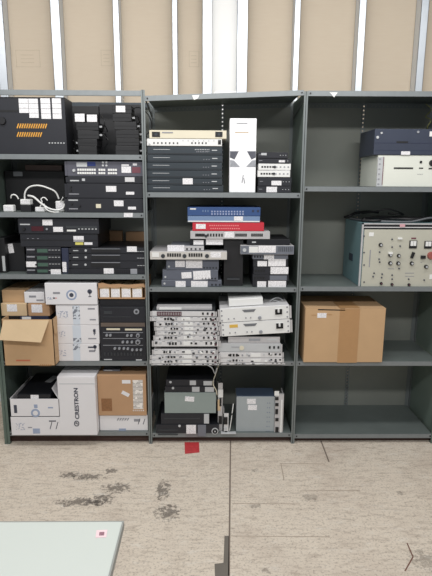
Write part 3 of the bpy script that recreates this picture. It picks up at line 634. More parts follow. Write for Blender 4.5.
q = (-0.7833,0.1992,-0.4784,0.4656)
t = carton('brown_carton', 'brown carton with a tall barcode sticker, bottom of the left bay', q, z, .0, .36, CARD3, rz=0,
    marks=[('barcode_sticker', (-0.5621,0.2373,-0.4992,0.4325), BARC), ('white_patch', (-0.6285,0.4092,-0.5753,0.4325), WBOX), ('dark_print', (-0.7627,0.2239,-0.6965,0.3086), mat('brown_ink_print', (140,100,66), .85, 0, .4, 120))])
t.rect('white_patch', (-0.6342,0.3288,-0.5839,0.3523), WBOX, .0008, rot=.5); t.row('white_dashes', *(lambda r: (r[0], r[2], (r[1]+r[3])/2))((-0.5619,0.2223,-0.4986,0.2318)), 6, .006, .008, WBOX, .0008)
z = t.z1
q = (-0.7577,0.4468,-0.6498,0.4791); t = unit('grey_adapter', 'small grey adapter lying on the brown barcode carton', 'electronic device', q, z, .06, .1, MIDG, body='case'); t.rect('label_sticker', (q[0]+.01, t.z0+.004, q[0]+.06, q[3]-.004), LGT)

# --- middle bay, first shelf
z = B2a
for k, q in enumerate(((-0.4488,1.5867,-0.0047,1.6296), (-0.4478,1.6331,-0.0079,1.6695), (-0.4469,1.6729,-0.0094,1.7148), (-0.4459,1.7176,-0.0115,1.7586), (-0.4438,1.7615,-0.0101,1.8006), (-0.4411,1.8051,-0.0105,1.8490))):
    t = unit('rack_unit', ('dark grey rack unit at the bottom of the tall middle-bay stack', 'dark grey rack unit with white sticker, second from bottom of the middle bay stack', 'dark grey rack unit third from the bottom of the middle bay stack',
             'dark grey rack unit fourth from the bottom of the middle bay stack', 'dark grey rack unit fifth from the bottom of the middle bay stack', 'dark grey rack unit with dotted vents directly under the white button unit')[k],
             'electronic device', q, z, m=DKG, panel=DKG, ears=False, group='dark grey rack units on the top middle shelf', rz=random.uniform(-.012, .012)); offp(t); z = t.z1; w = q[2]-q[0]; zc = (t.z0+t.z1)/2
    t.rect('nameplate', (q[0]+w*.08, zc+.004, q[0]+w*.30, zc+.0065), LGT); t.rect('nameplate', (q[0]+w*.86, zc+.0, q[0]+w*.93, zc+.005), LGT)
    t.rect('groove', (q[0]+.004, t.z0+.006, q[2]-.004, t.z0+.009), BLACK, .0006); t.dots('indicator', q[0]+w*.75, q[0]+w*.82, zc-.004, 3, .005, .004, INKG)
    if k == 1: t.rect('label_sticker', (-0.2375,1.6355,-0.1795,1.6696), PAPER, .002)
    if k == 5: t.row('vent_dots', q[0]+w*.64, q[0]+w*.82, zc+.006, 9, .005, .005, LGT); t.row('vent_dots', q[0]+w*.66, q[0]+w*.8, zc-.006, 7, .005, .005, INKG)
q = (-0.4424,1.8514,-0.0127,1.8900)
t = unit('rack_switcher', 'white fronted rack unit with a row of dark buttons under the cream one', 'electronic device', q, z, .01, m=SILV, panel=OFFW); offp(t); z = t.z1
t.dots('button', *(lambda r: (r[0], r[2], r[1]))((-0.4010,1.8659,-0.2670,1.8687)), 7, .007, .009, PORT); t.dots('button', *(lambda r: (r[0], r[2], r[1]))((-0.1842,1.8671,-0.1042,1.8699)), 5, .007, .009, PORT); t.dots('indicator', *(lambda r: (r[0], r[2], r[1]))((-0.2355,1.8793,-0.0300,1.8821)), 8, .006, .003, INKG)
t.rect('socket', (-0.0356,1.8596,-0.0185,1.8844), PORT); t.knob((-0.4268,1.8598), .005, LGT, .006)
q = (-0.4272,1.8928,0.0127,1.9367)
t = unit('rack_unit', 'cream rack unit with a dark square meter at each end, top of the middle stack', 'electronic device', q, z, .01, m=CREAM, panel=CREAM); offp(t)
for q in ((-0.4115,1.8985,-0.3661,1.9270), (-0.0513,1.9009,-0.0102,1.9294)): mt = t.rect('meter', q, PORT, .002); t.rect('meter_face', ((q[0]*2+q[2])/3, q[1]+.008, (q[0]+2*q[2])/3, q[3]-.008), DKG, .003, parent=mt)
t.rect('nameplate', (-0.3545,1.9198,-0.2920,1.9263), INKG)
# tall white carton
q = (0.0320,1.5872,0.1846,2.0053)
t = carton('tall_white_carton', 'tall narrow white carton with mirrored dark pictures standing on the top middle shelf', q, B2a, .02, .12, mat('bright_white_card', (244,244,246), .6, 0, .02))
DK = mat('dark_picture_print', (84,86,96), .6, 0, .4, 90); GP = mat('grey_picture_print', (150,152,158), .6, 0, .3, 90)
def poly(t, name, pts, m, tt=.001): t.add(name, MB().prism([(x, t.yf, z) for x, z in pts], (0, -tt, 0)), m)
poly(t, 'printed_picture', [(0.0341,1.8237), (0.0848,1.8240), (0.0606,1.7774), (0.0345,1.7885)], DK); poly(t, 'printed_picture', [(0.1322,1.8243), (0.1824,1.8246), (0.1831,1.7894), (0.1590,1.7780)], DK)
poly(t, 'printed_picture', [(0.0346,1.7744), (0.0578,1.7718), (0.0931,1.7354), (0.0351,1.7350)], GP); poly(t, 'printed_picture', [(0.1620,1.7724), (0.1834,1.7753), (0.1843,1.7359), (0.1279,1.7356)], GP)
t.rect('printed_line', (0.0695,1.9758,0.1323,1.9808), INKG, .001); t.rect('printed_line', (0.0616,1.9254,0.1389,1.9315), mat('tan_ink', (196,176,150), .7), .001)
t.rect('printed_mark', (0.1069,1.6446,0.1116,1.6902), INKG, .001, rot=.15); t.rect('printed_mark', (0.1164,1.6418,0.1211,1.6731), INKG, .001, rot=-.2)
# small stack on the right
z = B2a
for k, q in enumerate(((0.1971,1.5894,0.3933,1.6273), (0.1978,1.6301,0.3917,1.6780), (0.1980,1.6820,0.3871,1.7177), (0.1971,1.7206,0.3858,1.7555), (0.1964,1.7583,0.3817,1.7847), (0.1961,1.7877,0.3698,1.8191))):
    wh = k in (2, 3)
    t = unit('small_rack_unit', ('black half-width unit with a white sticker, lowest beside the tall white carton', 'black half-width unit with a white sticker, second from the bottom beside the tall white carton', 'white patterned half-width unit, lower of the pair beside the tall white carton',
             'white patterned half-width unit, upper of the pair beside the tall white carton', 'thin black half-width unit above the white patterned pair', 'black half-width unit with a grey sticker topping the stack beside the tall white carton')[k], 'electronic device', q, z, q and .015, .26, BLKM if not wh else SILV,
             panel=OFFW if wh else DKG2, group='half-width units on the top middle shelf', rz=random.uniform(-.02, .02)); offp(t); z = t.z1; w = q[2]-q[0]; zc = (t.z0+t.z1)/2
    if wh: t.dots('socket', q[0]+w*.12, q[0]+w*.45, zc, 5, .010, .009, PORT, .002); t.dots('socket', q[0]+w*.56, q[0]+w*.92, zc, 4, .009, .007, BADGE, .002); t.knob((q[0]+w*.5, zc), .007, DKG2, .005)
    else: t.dots('indicator', q[0]+w*.75, q[0]+w*.93, zc, 3, .004, .004, LGT, .002); t.rect('nameplate', (q[0]+w*.04, zc, q[0]+w*.14, zc+.003), INKG)
    if k < 2: t.rect('label_sticker', ((0.2494,1.5922,0.3109,1.6238), (0.2747,1.6325,0.3331,1.6582))[k], PAPER, .002)
    if k == 4: t.rect('label_sticker', (0.3177,1.7630,0.3524,1.7748), PAPER, .002)
    if k == 5: t.rect('label_sticker', (0.2155,1.8016,0.2472,1.8144), LGT, .002)

# --- middle bay, second shelf
z = B2b
LB = [((-0.2906,1.0255,-0.2302,1.0625), (-0.1969,1.0258,-0.0970,1.0628)), ((-0.2479,1.0792,-0.1876,1.1166), (-0.1774,1.0733,-0.0730,1.1260)), ((-0.2893,1.1482,-0.2317,1.1870), (-0.2263,1.1424,-0.1273,1.1891))]
for k, q in enumerate(((-0.3755,1.0213,-0.0122,1.0664), (-0.3625,1.0695,-0.0277,1.1308), (-0.3435,1.1339,-0.0281,1.1965))):
    t = unit('switch', ('grey network unit with two stickers at the bottom of the left stack, middle bay', 'grey network unit with two tilted stickers, middle of the left stack in the middle bay', 'grey network unit with two stickers directly under the long patch panel')[k], 'electronic device', q, z, m=MIDG, panel=mat('slate_panel', (100,104,116), .45, .3), group='grey network units on the second middle shelf', rz=(.02, -.015, .01)[k]); offp(t); z = t.z1
    for i, l in enumerate(LB[k]): t.rect('label_sticker', l, PAPER, .002, rot=(-.06 if k == 1 else 0))
    q2 = q; w = q[2]-q[0]; t.dots('port', q[0]+w*.72, q[0]+w*.95, t.z0+.012, 5, .008, .008, PORT) if k != 0 else t.dots('port', q[0]+w*.84, q[0]+w*.97, t.z0+.012, 3, .009, .01, PORT)
    t.knob((q[0]+w*.05, t.z0+.02), .006, LGT, .003, 'screw')
q = (-0.4348,1.2045,0.0214,1.2457)
t = unit('patch_panel', 'long pale patch panel with dark sockets lying across the left stack, middle bay', 'electronic device', q, z, -.015, .30, SILV2, panel=mat('pale_patch_panel', (200,196,190), .5, .1)); offp(t); z = t.z1
for a, b in (((-0.3281,1.2248), (-0.2571,1.2251)), ((-0.2009,1.2253), (-0.1298,1.2255))): t.dots('port', a[0], b[0], a[1], 6, .010, .020, PORT, .002)
for c in ((-0.3577,1.2188), (-0.2305,1.2192), (-0.0973,1.2197)): t.knob(c, .012, CHAR, .003, 'socket')
t.rect('label_sticker', (-0.0765,1.2109,-0.0143,1.2407), PAPER, .002); t.rect('label_sticker', (-0.4226,1.2126,-0.3813,1.2395), OFFW, .002)
q = (-0.3187,1.2428,-0.1154,1.2771)
t = unit('media_converter', 'thin grey unit with a white sticker on the long patch panel', 'electronic device', q, z, .02, .22, MIDG, panel=SILV2); offp(t); zA = t.z1
t.rect('label_sticker', (-0.3333,1.2454,-0.2331,1.2802), PAPER, .003); t.dots('port', *(lambda r: (r[0], r[2], r[1]))((-0.2170,1.2566,-0.1393,1.2626)), 4, .010, .010, PORT)
q = (-0.1990,1.2793,-0.0020,1.3170)
t = unit('media_converter', 'black unit with two white stickers under the blue and red units', 'electronic device', q, zA, .02, .22, BLKM); zA = t.z1
t.rects('label_sticker', ((-0.1781,1.2815,-0.1184,1.3085), (-0.1035,1.2825,-0.0020,1.3172)), PAPER, .002)
q = (0.0045,1.0168,0.1210,1.3125)
t = unit('black_chassis', 'black chassis filling the gap below the blue and red units', 'electronic device', q, B2b, .04, .32, BLKM, panel=BLACK); t.rect('handle', (q[0]+.02, q[1]+.05, q[2]-.02, q[1]+.06), CHAR, .015); t.dots('screw', q[0]+.01, q[2]-.01, q[3]-.012, 2, .006, .006, BADGE)
zB = max(zA, t.z1)
q = (-0.1966,1.3228,0.2768,1.3638)
t = unit('patch_panel', 'silver patch panel with dark sockets directly under the red unit', 'electronic device', q, zB, .01, .3, SILV2, panel=SILV2); offp(t); zB = t.z1
for a, b in (((-0.1627,1.3413), (-0.1153,1.3415)), ((-0.0916,1.3416), (-0.0086,1.3419)), ((0.0745,1.3423), (0.1338,1.3425)), ((0.1695,1.3427), (0.2289,1.3429))): t.dots('port', a[0], b[0], a[1], 6, .009, .017, PORT, .002)
t.rect('label_sticker', (0.0062,1.3261,0.0626,1.3599), PAPER, .003); t.knob((-0.1035,1.3356), .009, CHAR, .003, 'socket')
q = (-0.1834,1.3665,0.2401,1.4155)
t = unit('firewall_unit', 'bright red rack unit with a white sticker and dotted vents, middle bay', 'electronic device', q, zB, .012, .3, RED, panel=RED); offp(t); zB = t.z1
t.rect('label_sticker', (-0.1627,1.3779,-0.1059,1.4062), PAPER, .002)
for a, b in (((-0.0799,1.3976), (0.0856,1.3983)), ((-0.0740,1.3799), (0.0918,1.3806))): t.row('vent_dots', a[0], b[0], a[1], 14, .006, .007, mat('pale_red_paint', (232,150,150), .5), .001)
q = (-0.2115,1.4171,0.2154,1.4535)
t = unit('rack_unit', 'light blue rack unit sandwiched between the dark blue and red ones', 'electronic device', q, zB, .012, .3, LBLUE, panel=LBLUE); offp(t); zB = t.z1
t.rect('label_sticker', (0.0615,1.4265,0.1146,1.4517), PAPER, .002); t.rect('stripe', (-0.2097,1.4191,0.2124,1.4255), WHITE, .0008)
q = (-0.2125,1.4558,0.2173,1.5042)
t = unit('rack_unit', 'dark blue rack unit with rows of port dots on top of the coloured stack', 'electronic device', q, zB, .012, .3, BLUE, panel=BLUE); offp(t)
for a, b in (((-0.0684,1.4796), (0.1138,1.4862)), ((-0.0684,1.4650), (0.1141,1.4699))): t.dots('port', a[0], b[0], a[1], 12, .009, .009, mat('pale_port', (150,160,190), .5), .001)
t.rect('nameplate', (-0.1976,1.4907,-0.1624,1.4977), WHITE); t.dots('indicator', *(lambda r: (r[0], r[2], r[1]))((-0.1213,1.4823,-0.0919,1.4852)), 3, .005, .012, LBLUE); t.dots('port', *(lambda r: (r[0], r[2], r[1]))((0.1727,1.4837,0.2022,1.4866)), 2, .012, .012, NAVYD)
# right stack
z = B2b
LL = [((0.2098,1.0255,0.2639,1.0620), (0.2760,1.0270,0.3841,1.0653)), ((0.2840,1.0703,0.3871,1.0980),), ((0.2840,1.1072,0.3917,1.1501),), ((0.2082,1.1540,0.2654,1.1862), (0.2725,1.1543,0.3780,1.1987)), ((0.2428,1.1967,0.3047,1.2239),)]
for k, q in enumerate(((0.1821,1.0225,0.3920,1.0634), (0.1801,1.0665,0.3985,1.1041), (0.1816,1.1071,0.3940,1.1482), (0.1825,1.1506,0.3906,1.1957), (0.1757,1.1987,0.3892,1.2284))):
    t = unit('network_module', ('dark module with two white stickers at the foot of the right stack, middle bay', 'dark module with a grey front half, second from the foot of the right stack', 'dark module with a large white sticker, middle of the right stack', 'dark module with two white stickers, second from top of the narrow right stack', 'slim grey module under the wide silver unit, middle bay')[k],
             'electronic device', q, z, .015, .3, MIDG if k == 4 else DKG2, panel=MIDG if k == 4 else DKG2, group='modules in the right stack of the middle bay', rz=random.uniform(-.02, .02)); offp(t); z = t.z1
    for l in LL[k]: t.rect('label_sticker', l, MIDG if k == 1 else PAPER, .002)
    w = q[2]-q[0]; t.dots('port', q[0]+w*.06, q[0]+w*.3, (t.z0+t.z1)/2, 4, .009, .012, PORT) if k in (1, 2, 4) else None
q = (0.1014,1.2359,0.4196,1.2819)
t = unit('network_switch', 'wide silver unit with a white sticker lying on the narrow right stack', 'electronic device', q, z, -.01, .3, SILV2, panel=MIDG); offp(t); z = t.z1
t.rect('label_sticker', (0.2068,1.2405,0.3108,1.2811), PAPER, .002); t.rect('label_sticker', (0.1517,1.2402,0.2051,1.2766), OFFW, .0015); t.row('vents', *(lambda r: (r[0], r[2], (r[1]+r[3])/2))((0.3298,1.2415,0.4071,1.2803)), 8, .004, .028, CHAR, .0015); t.knob((0.1250,1.2556), .011, LGT, .004)
q = (0.1407,1.2831,0.3974,1.3172)
t = unit('network_switch', 'black unit on top of the wide silver one, middle bay right', 'electronic device', q, z, .01, .3, BLACK, panel=BLKM); t.rect('nameplate', (0.1703,1.2963,0.1941,1.3040), LGT, .005)

# --- middle bay, third shelf: silver stacks that overhang the lip
z = B2c
YL = -.07
rows = [((-0.4244,0.5370,-0.0349,0.5665), 1), ((-0.4360,0.5691,-0.0290,0.5947), 0), ((-0.4293,0.5973,-0.0261,0.6240), 1), ((-0.4166,0.6266,-0.0415,0.6577), 0), ((-0.3758,0.6535,-0.1387,0.6745), 2), ((-0.4185,0.6836,-0.0267,0.7151), 1), ((-0.4059,0.7177,-0.0299,0.7465), 0), ((-0.3963,0.7490,-0.0361,0.7734), 1), ((-0.4018,0.7759,-0.0303,0.8020), 1),
        ((-0.4042,0.8045,-0.0365,0.8324), 1), ((-0.4245,0.8349,-0.0396,0.8633), 1), ((-0.4209,0.8658,-0.0458,0.8971), 3), ((-0.3987,0.8945,-0.0666,0.9173), 4)]
places = ['bottom', 'second from bottom', 'third from bottom', 'fourth from bottom', 'thin black spacer', 'sixth from bottom', 'seventh from bottom', 'sixth from top', 'fifth from top', 'fourth from top', 'third from top', 'second from top', 'topmost']
for k, (q, kind) in enumerate(rows):
    if kind == 2:
        t = unit('gap_spacer', 'thin black spacer added for the dark gap midway in the tall silver stack', 'electronic device', q, z, -.04, .3, BLACK); t.rect('nameplate', (q[0]+.05, t.z0+.006, q[0]+.09, t.z0+.012), CHAR); z = t.z1; continue  # black spacer stands in for the dark gap between silver units
    lab = 'silver telecom unit, %s of the tall stack left in the middle bay' % places[k]
    if kind == 3: lab = 'silver telecom unit with a dark red socket block, second from top of the tall stack'
    if kind == 4: lab = 'pale flat cover plate lying on top of the tall silver stack'
    t = unit('telecom_unit', lab, 'electronic device', q, z, YL if kind != 4 else -.05, .34 if kind != 4 else .07, (SILV2 if k < 10 else CHAR) if kind != 4 else SILV2, panel=SILV if kind != 4 else None, group='silver telecom units of the tall left stack', rz=random.uniform(-.02, .02)); offp(t); z = t.z1
    w = q[2]-q[0]; zc = (t.z0+t.z1)/2; h = t.z1-t.z0
    if kind == 4: t.rect('label_sticker', (q[0]+w*.05, t.z0+.003, q[0]+w*.45, t.z1-.003), WHITE, .001); continue
    for x in (q[0]-.01, q[2]+.002): t.rect('rack_ear', (x, t.z0+.002, x+.01, t.z1-.002), SILV2, .003)
    if kind == 3: t.rect('socket_block', (q[0]+w*.08, zc-h*.38, q[0]+w*.47, zc+h*.38), mat('dark_maroon_block', (84,52,60), .5), .004); t.row('contacts', q[0]+w*.1, q[0]+w*.45, zc, 14, .003, h*.5, SILV2, .005)
    elif kind == 1 or kind == 0:
        x = q[0]+w*(.17+.04*((k*7) % 3)); t.dots('port', x, x+w*.09, zc, 3, .012, h*.42, PORT); t.knob((x+w*.17, zc), .005, BADGE, .004)
        t.rect('label_sticker', (q[0]+w*.46, zc-h*.3, q[0]+w*.6, zc+h*.34), WHITE, .0015)
        for i in range(9):
            u = random.uniform(.02, .97); ww = random.uniform(.006, .016); zz = zc+random.uniform(-.25, .25)*h
            t.rect('component', (q[0]+w*u-ww/2, zz-h*.14, q[0]+w*u+ww/2, zz+h*.14), random.choice((CHAR, WHITE, BADGE, LGT, PORT)), random.uniform(.001, .006))
        t.row('seams', q[0]+w*.04, q[0]+w*.96, t.z1-.006, 9, .018, .0025, BADGE, .001)
    x = q[0]+w*(.78+.03*((k*5) % 3)); t.dots('port', x, x+w*.15, zc+.002, 3, .011, h*.4, PORT); t.rect('latch', (q[0]+w*.94, zc-h*.3, q[0]+w*.97, zc), mat('dark_maroon_block', (84,52,60)), .005)
cable('silver_wire', 'short grey lead hanging at the lower right of the tall silver stack', [cp((-0.1019,0.5659), -.078), cp((-0.0655,0.5459), -.09), cp((-0.0471,0.5074), -.085), cp((-0.0350,0.5421), -.08)], .003, CABG)
# right stack
z = B2c
rows = [(-0.0042,0.5372,0.3727,0.5695), (-0.0197,0.5720,0.3655,0.5997), (-0.0199,0.6029,0.3614,0.6374), (-0.0233,0.6406,0.3538,0.6909), (0.0313,0.6908,0.3477,0.7327)]
for k, q in enumerate(rows):
    t = unit('telecom_unit', ('silver telecom unit at the bottom of the right stack under the tilted white pair', 'silver telecom unit second from bottom under the tilted white pair', 'silver telecom unit third from bottom under the tilted white pair', 'pale flat-fronted unit with a round badge below the tilted white pair', 'dull grey unit directly under the tilted white pair')[k],
             'electronic device', q, z, -.06 if k < 4 else -.05, .34, CHAR if k == 4 else SILV2, panel=(SILV, SILV, SILV, LGT, SILV2)[k], group='silver telecom units of the short right stack', rz=random.uniform(-.015, .015)); offp(t); z = t.z1
    w = q[2]-q[0]; zc = (t.z0+t.z1)/2; h = t.z1-t.z0
    if k < 3: t.dots('port', q[0]+w*(.17+.06*(k == 0)), q[0]+w*(.27+.06*(k == 0)), zc, 3, .012, h*.45, PORT); t.knob((q[0]+w*.36, zc), .005, BADGE, .004)
    if k < 3:
        for i in range(8):
            u = random.uniform(.02, .97); ww = random.uniform(.006, .016); zz = zc+random.uniform(-.25, .25)*h; t.rect('component', (q[0]+w*u-ww/2, zz-h*.14, q[0]+w*u+ww/2, zz+h*.14), random.choice((CHAR, WHITE, BADGE, LGT, PORT)), random.uniform(.001, .006))
        t.rect('label_sticker', (q[0]+w*.5, zc-h*.3, q[0]+w*.65, zc+h*.3), WHITE, .0015)
    if k == 3: t.knob((q[0]+w*.37, zc), .014, CREAM, .003, 'badge'); t.rect('nameplate', (q[0]+w*.2, zc+.004, q[0]+w*.33, zc+.007), INKG)
    if k == 4: t.rect('nameplate', (q[0]+w*.4, zc-.006, q[0]+w*.62, zc+.008), BADGE); t.rect('label_sticker', (q[0]+w*.75, zc-.003, q[0]+w*.95, zc+.006), LGT); continue
    t.dots('port', q[0]+w*.82, q[0]+w*.96, zc+.004, 3, .011, h*.3, PORT)
    for x in (q[0]-.008, q[2]+.0): t.rect('rack_ear', (x, t.z0+.002, x+.008, t.z1-.002), SILV2, .003)
zB = z
# the tilted pair: built level, then leaned together about their low left corner
TILT = -.062
def tilted(name, label, cx, cz, w, h, yf, d, m, panel):
    t = Thing(name, label, 'electronic device', cx-w/2, cx+w/2, cz, cz+h, yf, d, None, 0, TILT); t.body(m); t.rect('front_panel', (t.x0+.001, t.z0+.002, t.x1-.001, t.z1-.002), panel, .003); return offp(t)
a0, a1, b0, b1 = (-0.0053,0.6996), (0.4281,0.7202), (-0.0150,0.7888), (0.4186,0.8132)
w = .415; hh = .086
cx, cz = ((0.2004,0.7244)); cz = zB+math.sin(-TILT)*w/2+.002
t = tilted('telecom_shelf', 'white front rack unit with a yellow label and black rocker switch, leaning to the left', cx, cz, w, hh, -.06, .34, SILV, OFFW)
def lp(t, u, v): return (t.x0+u*(t.x1-t.x0), t.z0+v*(t.z1-t.z0))
def detail(t, yellow):
    def rr(u0, u1, v0, v1): a = lp(t, u0, v0); b = lp(t, u1, v1); return (a[0], a[1], b[0], b[1])
    if yellow: t.rect('yellow_label', rr(.12, .24, .62, .84), mat('amber_label', (216,176,80), .6)); 
    t.add('nameplate', MB().prism([(lp(t, .32, .84)[0], t.yf, lp(t, .32, .84)[1]), (lp(t, .52, .84)[0], t.yf, lp(t, .52, .84)[1]), (lp(t, .49, .66)[0], t.yf, lp(t, .49, .66)[1]), (lp(t, .35, .66)[0], t.yf, lp(t, .35, .66)[1])], (0, -.002, 0)), mat('grey_logo_plate', (110,112,116), .5))
    t.rect('rocker_switch', rr(.79, .90, .35, .78), WHITE, .003); t.rect('rocker_switch', rr(.795, .83, .38, .75), PORT, .007); t.rect('rocker_switch', rr(.86, .895, .38, .75), PORT, .007); t.rect('rocker_switch', rr(.82, .87, .38, .5), PORT, .007)
    for u, v in ((.37, .25), (.44, .25), (.12, .25), (.2, .25)): t.knob(lp(t, u, v), .004, INKG, .004, 'indicator')
    t.knob(lp(t, .57, .2), .011, BADGE, .008, 'socket')
    for u in (.025, .97):
        for v in (.15, .5, .85): t.knob(lp(t, u, v), .005, INKG, .002, 'screw')
    t.rect('rack_ear', rr(-.03, .0, .05, .95), SILV2, .003); t.rect('rack_ear', rr(1.0, 1.03, .05, .95), SILV2, .003)
detail(t, True)
cx2 = (0.1916,0.8515)[0]
t2 = tilted('telecom_shelf', 'white front rack unit with black rocker switch, upper of the leaning pair', cx2, cz+hh+.0015, w, hh, -.06, .34, SILV, OFFW); detail(t2, False)
zt = cz+2*hh+.004
q = (0.0361,0.9157,0.2418,0.9591)
e = tilted('white_adapter_box', 'small white flat box lying on the leaning white pair', (q[0]+q[2])/2, zt+((q[0]+q[2])/2-cx2)*math.sin(-TILT), q[2]-q[0], q[3]-q[1], -.03, .2, WHITE, WHITE)
cable('grey_wires', 'tangle of pale thin wire on top of the leaning white pair', [cp((0.2806,0.9180), .05), cp((0.3169,0.9498), .04), cp((0.3604,0.9435), .06), cp((0.3863,0.9118), .05), cp((0.3484,0.9308), .03), cp((0.3049,0.9371), .05), cp((0.3365,0.9149), .06)], .0028, LGT)

# --- middle bay, bottom shelf
z = B2d
q = (-0.4214,0.0428,-0.0184,0.1337)
t = unit('server_module', 'dark module with white sticker and grey plate at the bottom of the middle bay', 'electronic device', q, z, -.005, .35, BLKM, panel=DKG2); offp(t); z = t.z1
t.rect('label_sticker', (-0.2275,0.0708,-0.1656,0.1324), PAPER); t.rect('grey_plate', (-0.1541,0.0546,-0.1017,0.1323), MIDG, .003); t.rect('trim_line', (-0.4082,0.0932,-0.2806,0.1002), CHAR); t.rect('trim_line', (-0.4087,0.0620,-0.2809,0.0690), CHAR)
t.knob((-0.2707,0.1256), .008, LGT, .003, 'screw'); t.knob((-0.0441,0.0893), .022, LGT, .004, 'fan_ring'); t.knob((-0.0441,0.0893), .016, PORT, .006, 'fan_ring'); t.knob((-0.0441,0.0893), .006, LGT, .008, 'fan_hub')
q = (-0.3886,0.1340,-0.0795,0.2076)
t = unit('server_module', 'dark module with a grey end plate under the sage green-grey case', 'electronic device', q, z, 0, .34, BLKM, panel=DKG2); offp(t); z = t.z1
t.rect('grey_plate', (-0.1146,0.1401,-0.0827,0.2054), LGT, .003); t.rect('trim_line', (-0.3692,0.1700,-0.1400,0.1768), CHAR)
q = (-0.3646,0.2096,-0.0386,0.3481)
t = unit('sage_case', 'smooth sage grey case with a white sticker in the bottom middle shelf stack', 'electronic device', q, z, 0, .34, SAGE, body='case'); z = t.z1
t.rect('label_sticker', (-0.2348,0.2893,-0.1766,0.3218), PAPER, rot=.08)
q = (-0.3606,0.3500,-0.0390,0.3883)
t = unit('server_module', 'dark module with pale plates directly on the sage grey case', 'electronic device', q, z, .005, .33, BLKM, panel=DKG2); offp(t); z = t.z1
t.rect('pale_plate', (-0.1903,0.3526,-0.1431,0.3862), LGT); t.rect('pale_plate', (-0.1084,0.3525,-0.0517,0.3848), LGT); t.knob((-0.3099,0.3782), .008, LGT, .003, 'screw')
q = (-0.3541,0.3895,-0.0455,0.4317)
t = unit('server_module', 'dark module with pale plates topping the bottom middle shelf stack', 'electronic device', q, z, .01, .33, BLKM, panel=DKG2); offp(t)
t.rect('pale_plate', (-0.2042,0.3961,-0.1652,0.4262), LGT); t.rect('pale_plate', (-0.1179,0.3941,-0.0644,0.4229), LGT); t.knob((-0.3255,0.4163), .008, LGT, .003, 'screw')
# loose rails and brackets
q = (-0.0284,0.0325,0.0036,0.4042)
t = Thing('mounting_rail', 'tall bare metal mounting rail standing beside the sage grey case', 'bracket', q[0], q[2], B2d+G_, q[3], .02, .03)
t.add('rail', MB().box(q[0], q[2], .02, .023, B2d+G_, q[3]).box(q[0], q[0]+.003, .02, .05, B2d+G_, q[3]), SILV2)
t.rect('tan_strip', (-0.0273,0.2171,-0.0094,0.2924), CARD2, .002); t.rect('slot', (-0.0159,0.2480,-0.0032,0.3027), PORT, .003); t.rect('bracket_plate', (-0.0259,0.3095,0.0059,0.3603), WHITE, .004); t.rect('slot', (-0.0215,0.1236,0.0010,0.1791), PORT, .002)
q = (0.0101,0.0431,0.0421,0.2367)
t = Thing('mounting_bracket', 'short bent metal bracket between the rail and the pale blue grey box', 'bracket', q[0], q[2], B2d+G_, q[3], .0, .05)
t.add('bracket', MB().box(q[0], q[2], .0, .003, B2d+G_, q[3]-.03).box(q[0], q[0]+.003, 0, .05, B2d+G_, q[3]), SILV); t.rect('socket_block', (0.0132,0.1336,0.0356,0.1819), PORT, .006); t.knob((0.0252,0.1059), .008, LGT, .004, 'screw'); t.rect('slot', (0.0171,0.0641,0.0364,0.0850), PORT, .002)
cable('bare_rod', 'thin bright rod leaning beside the pale blue grey box', [cp((0.0491,0.0850), .0), cp((0.0610,0.1749), .0), cp((0.0726,0.2639), .02)], .0028, WHITE, 'rod')
t = Thing('metal_strip', 'flat bright metal strip lying at the front edge of the bottom middle shelf', 'bracket', *(lambda r: (r[0], r[2]))((-0.0057,0.0537,0.0901,0.0746)), B2d+G_, B2d+.006, -.02, .03)
t.body(LGT, 'strip', .001)
cable('grey_wires', 'pale lead drooping from the silver stack behind the mounting rail', [cp((-0.0205,0.5139), .06), cp((-0.0391,0.4606), .05), cp((-0.0579,0.4136), -.004), cp((-0.0386,0.3663), -.006), cp((-0.0321,0.3323), .0)], .003, CREAM)
q = (0.0924,0.0333,0.3926,0.3149)
x0, _, x1, z1 = q; d = .13; 
t = unit('server_blade_box', 'large pale blue grey box with a dark top and a strip of sockets', 'electronic device', (x0, 0, x1-.055, z1), B2d, .015, d, BLUGR, body='case')
t.add('dark_top', MB().box(x0, x1-.057, .016, .015+d-.001, z1, z1+.004), mat('slate_blue_top', (70,84,104), .5, .1))
t.rect('label_sticker', (0.1592,0.2652,0.2154,0.2993), PAPER); t.rect('label_sticker', (0.1663,0.2226,0.2239,0.2583), PAPER)
t.add('side_bracket', MB().box(x1-.054, x1, .005, .02, t.z0, z1+.02).box(x1-.004, x1, .02, .12, t.z0, z1+.015), SILV2, 'bright metal bracket')
qy = t.yf; t.yf = .005
for q in ((0.3379,0.2955,0.3583,0.3158), (0.3391,0.2546,0.3595,0.2750), (0.3405,0.1997,0.3578,0.2340), (0.3421,0.1514,0.3627,0.1721), (0.3441,0.0748,0.3648,0.1097)): t.rect('socket', q, PORT, .004)
t.rect('pale_plate', (0.3318,0.3260,0.3604,0.3564), WHITE, .003); t.rect('trim_line', (0.3750,0.0608,0.3846,0.2955), WHITE, .003)
t.yf = qy
c0 = (0.2968,0.2705); c1 = (0.3019,0.0767); mb = MB()
for k in range(7):
    for i in range(2): zz = c0[1]+(c1[1]-c0[1])*k/6; mb.cyl((c0[0]-.006+i*.014, .0145, zz), .0028, .002)
t.add('vent_dots', mb, mat('dull_blue_dots', (110,120,140), .6))

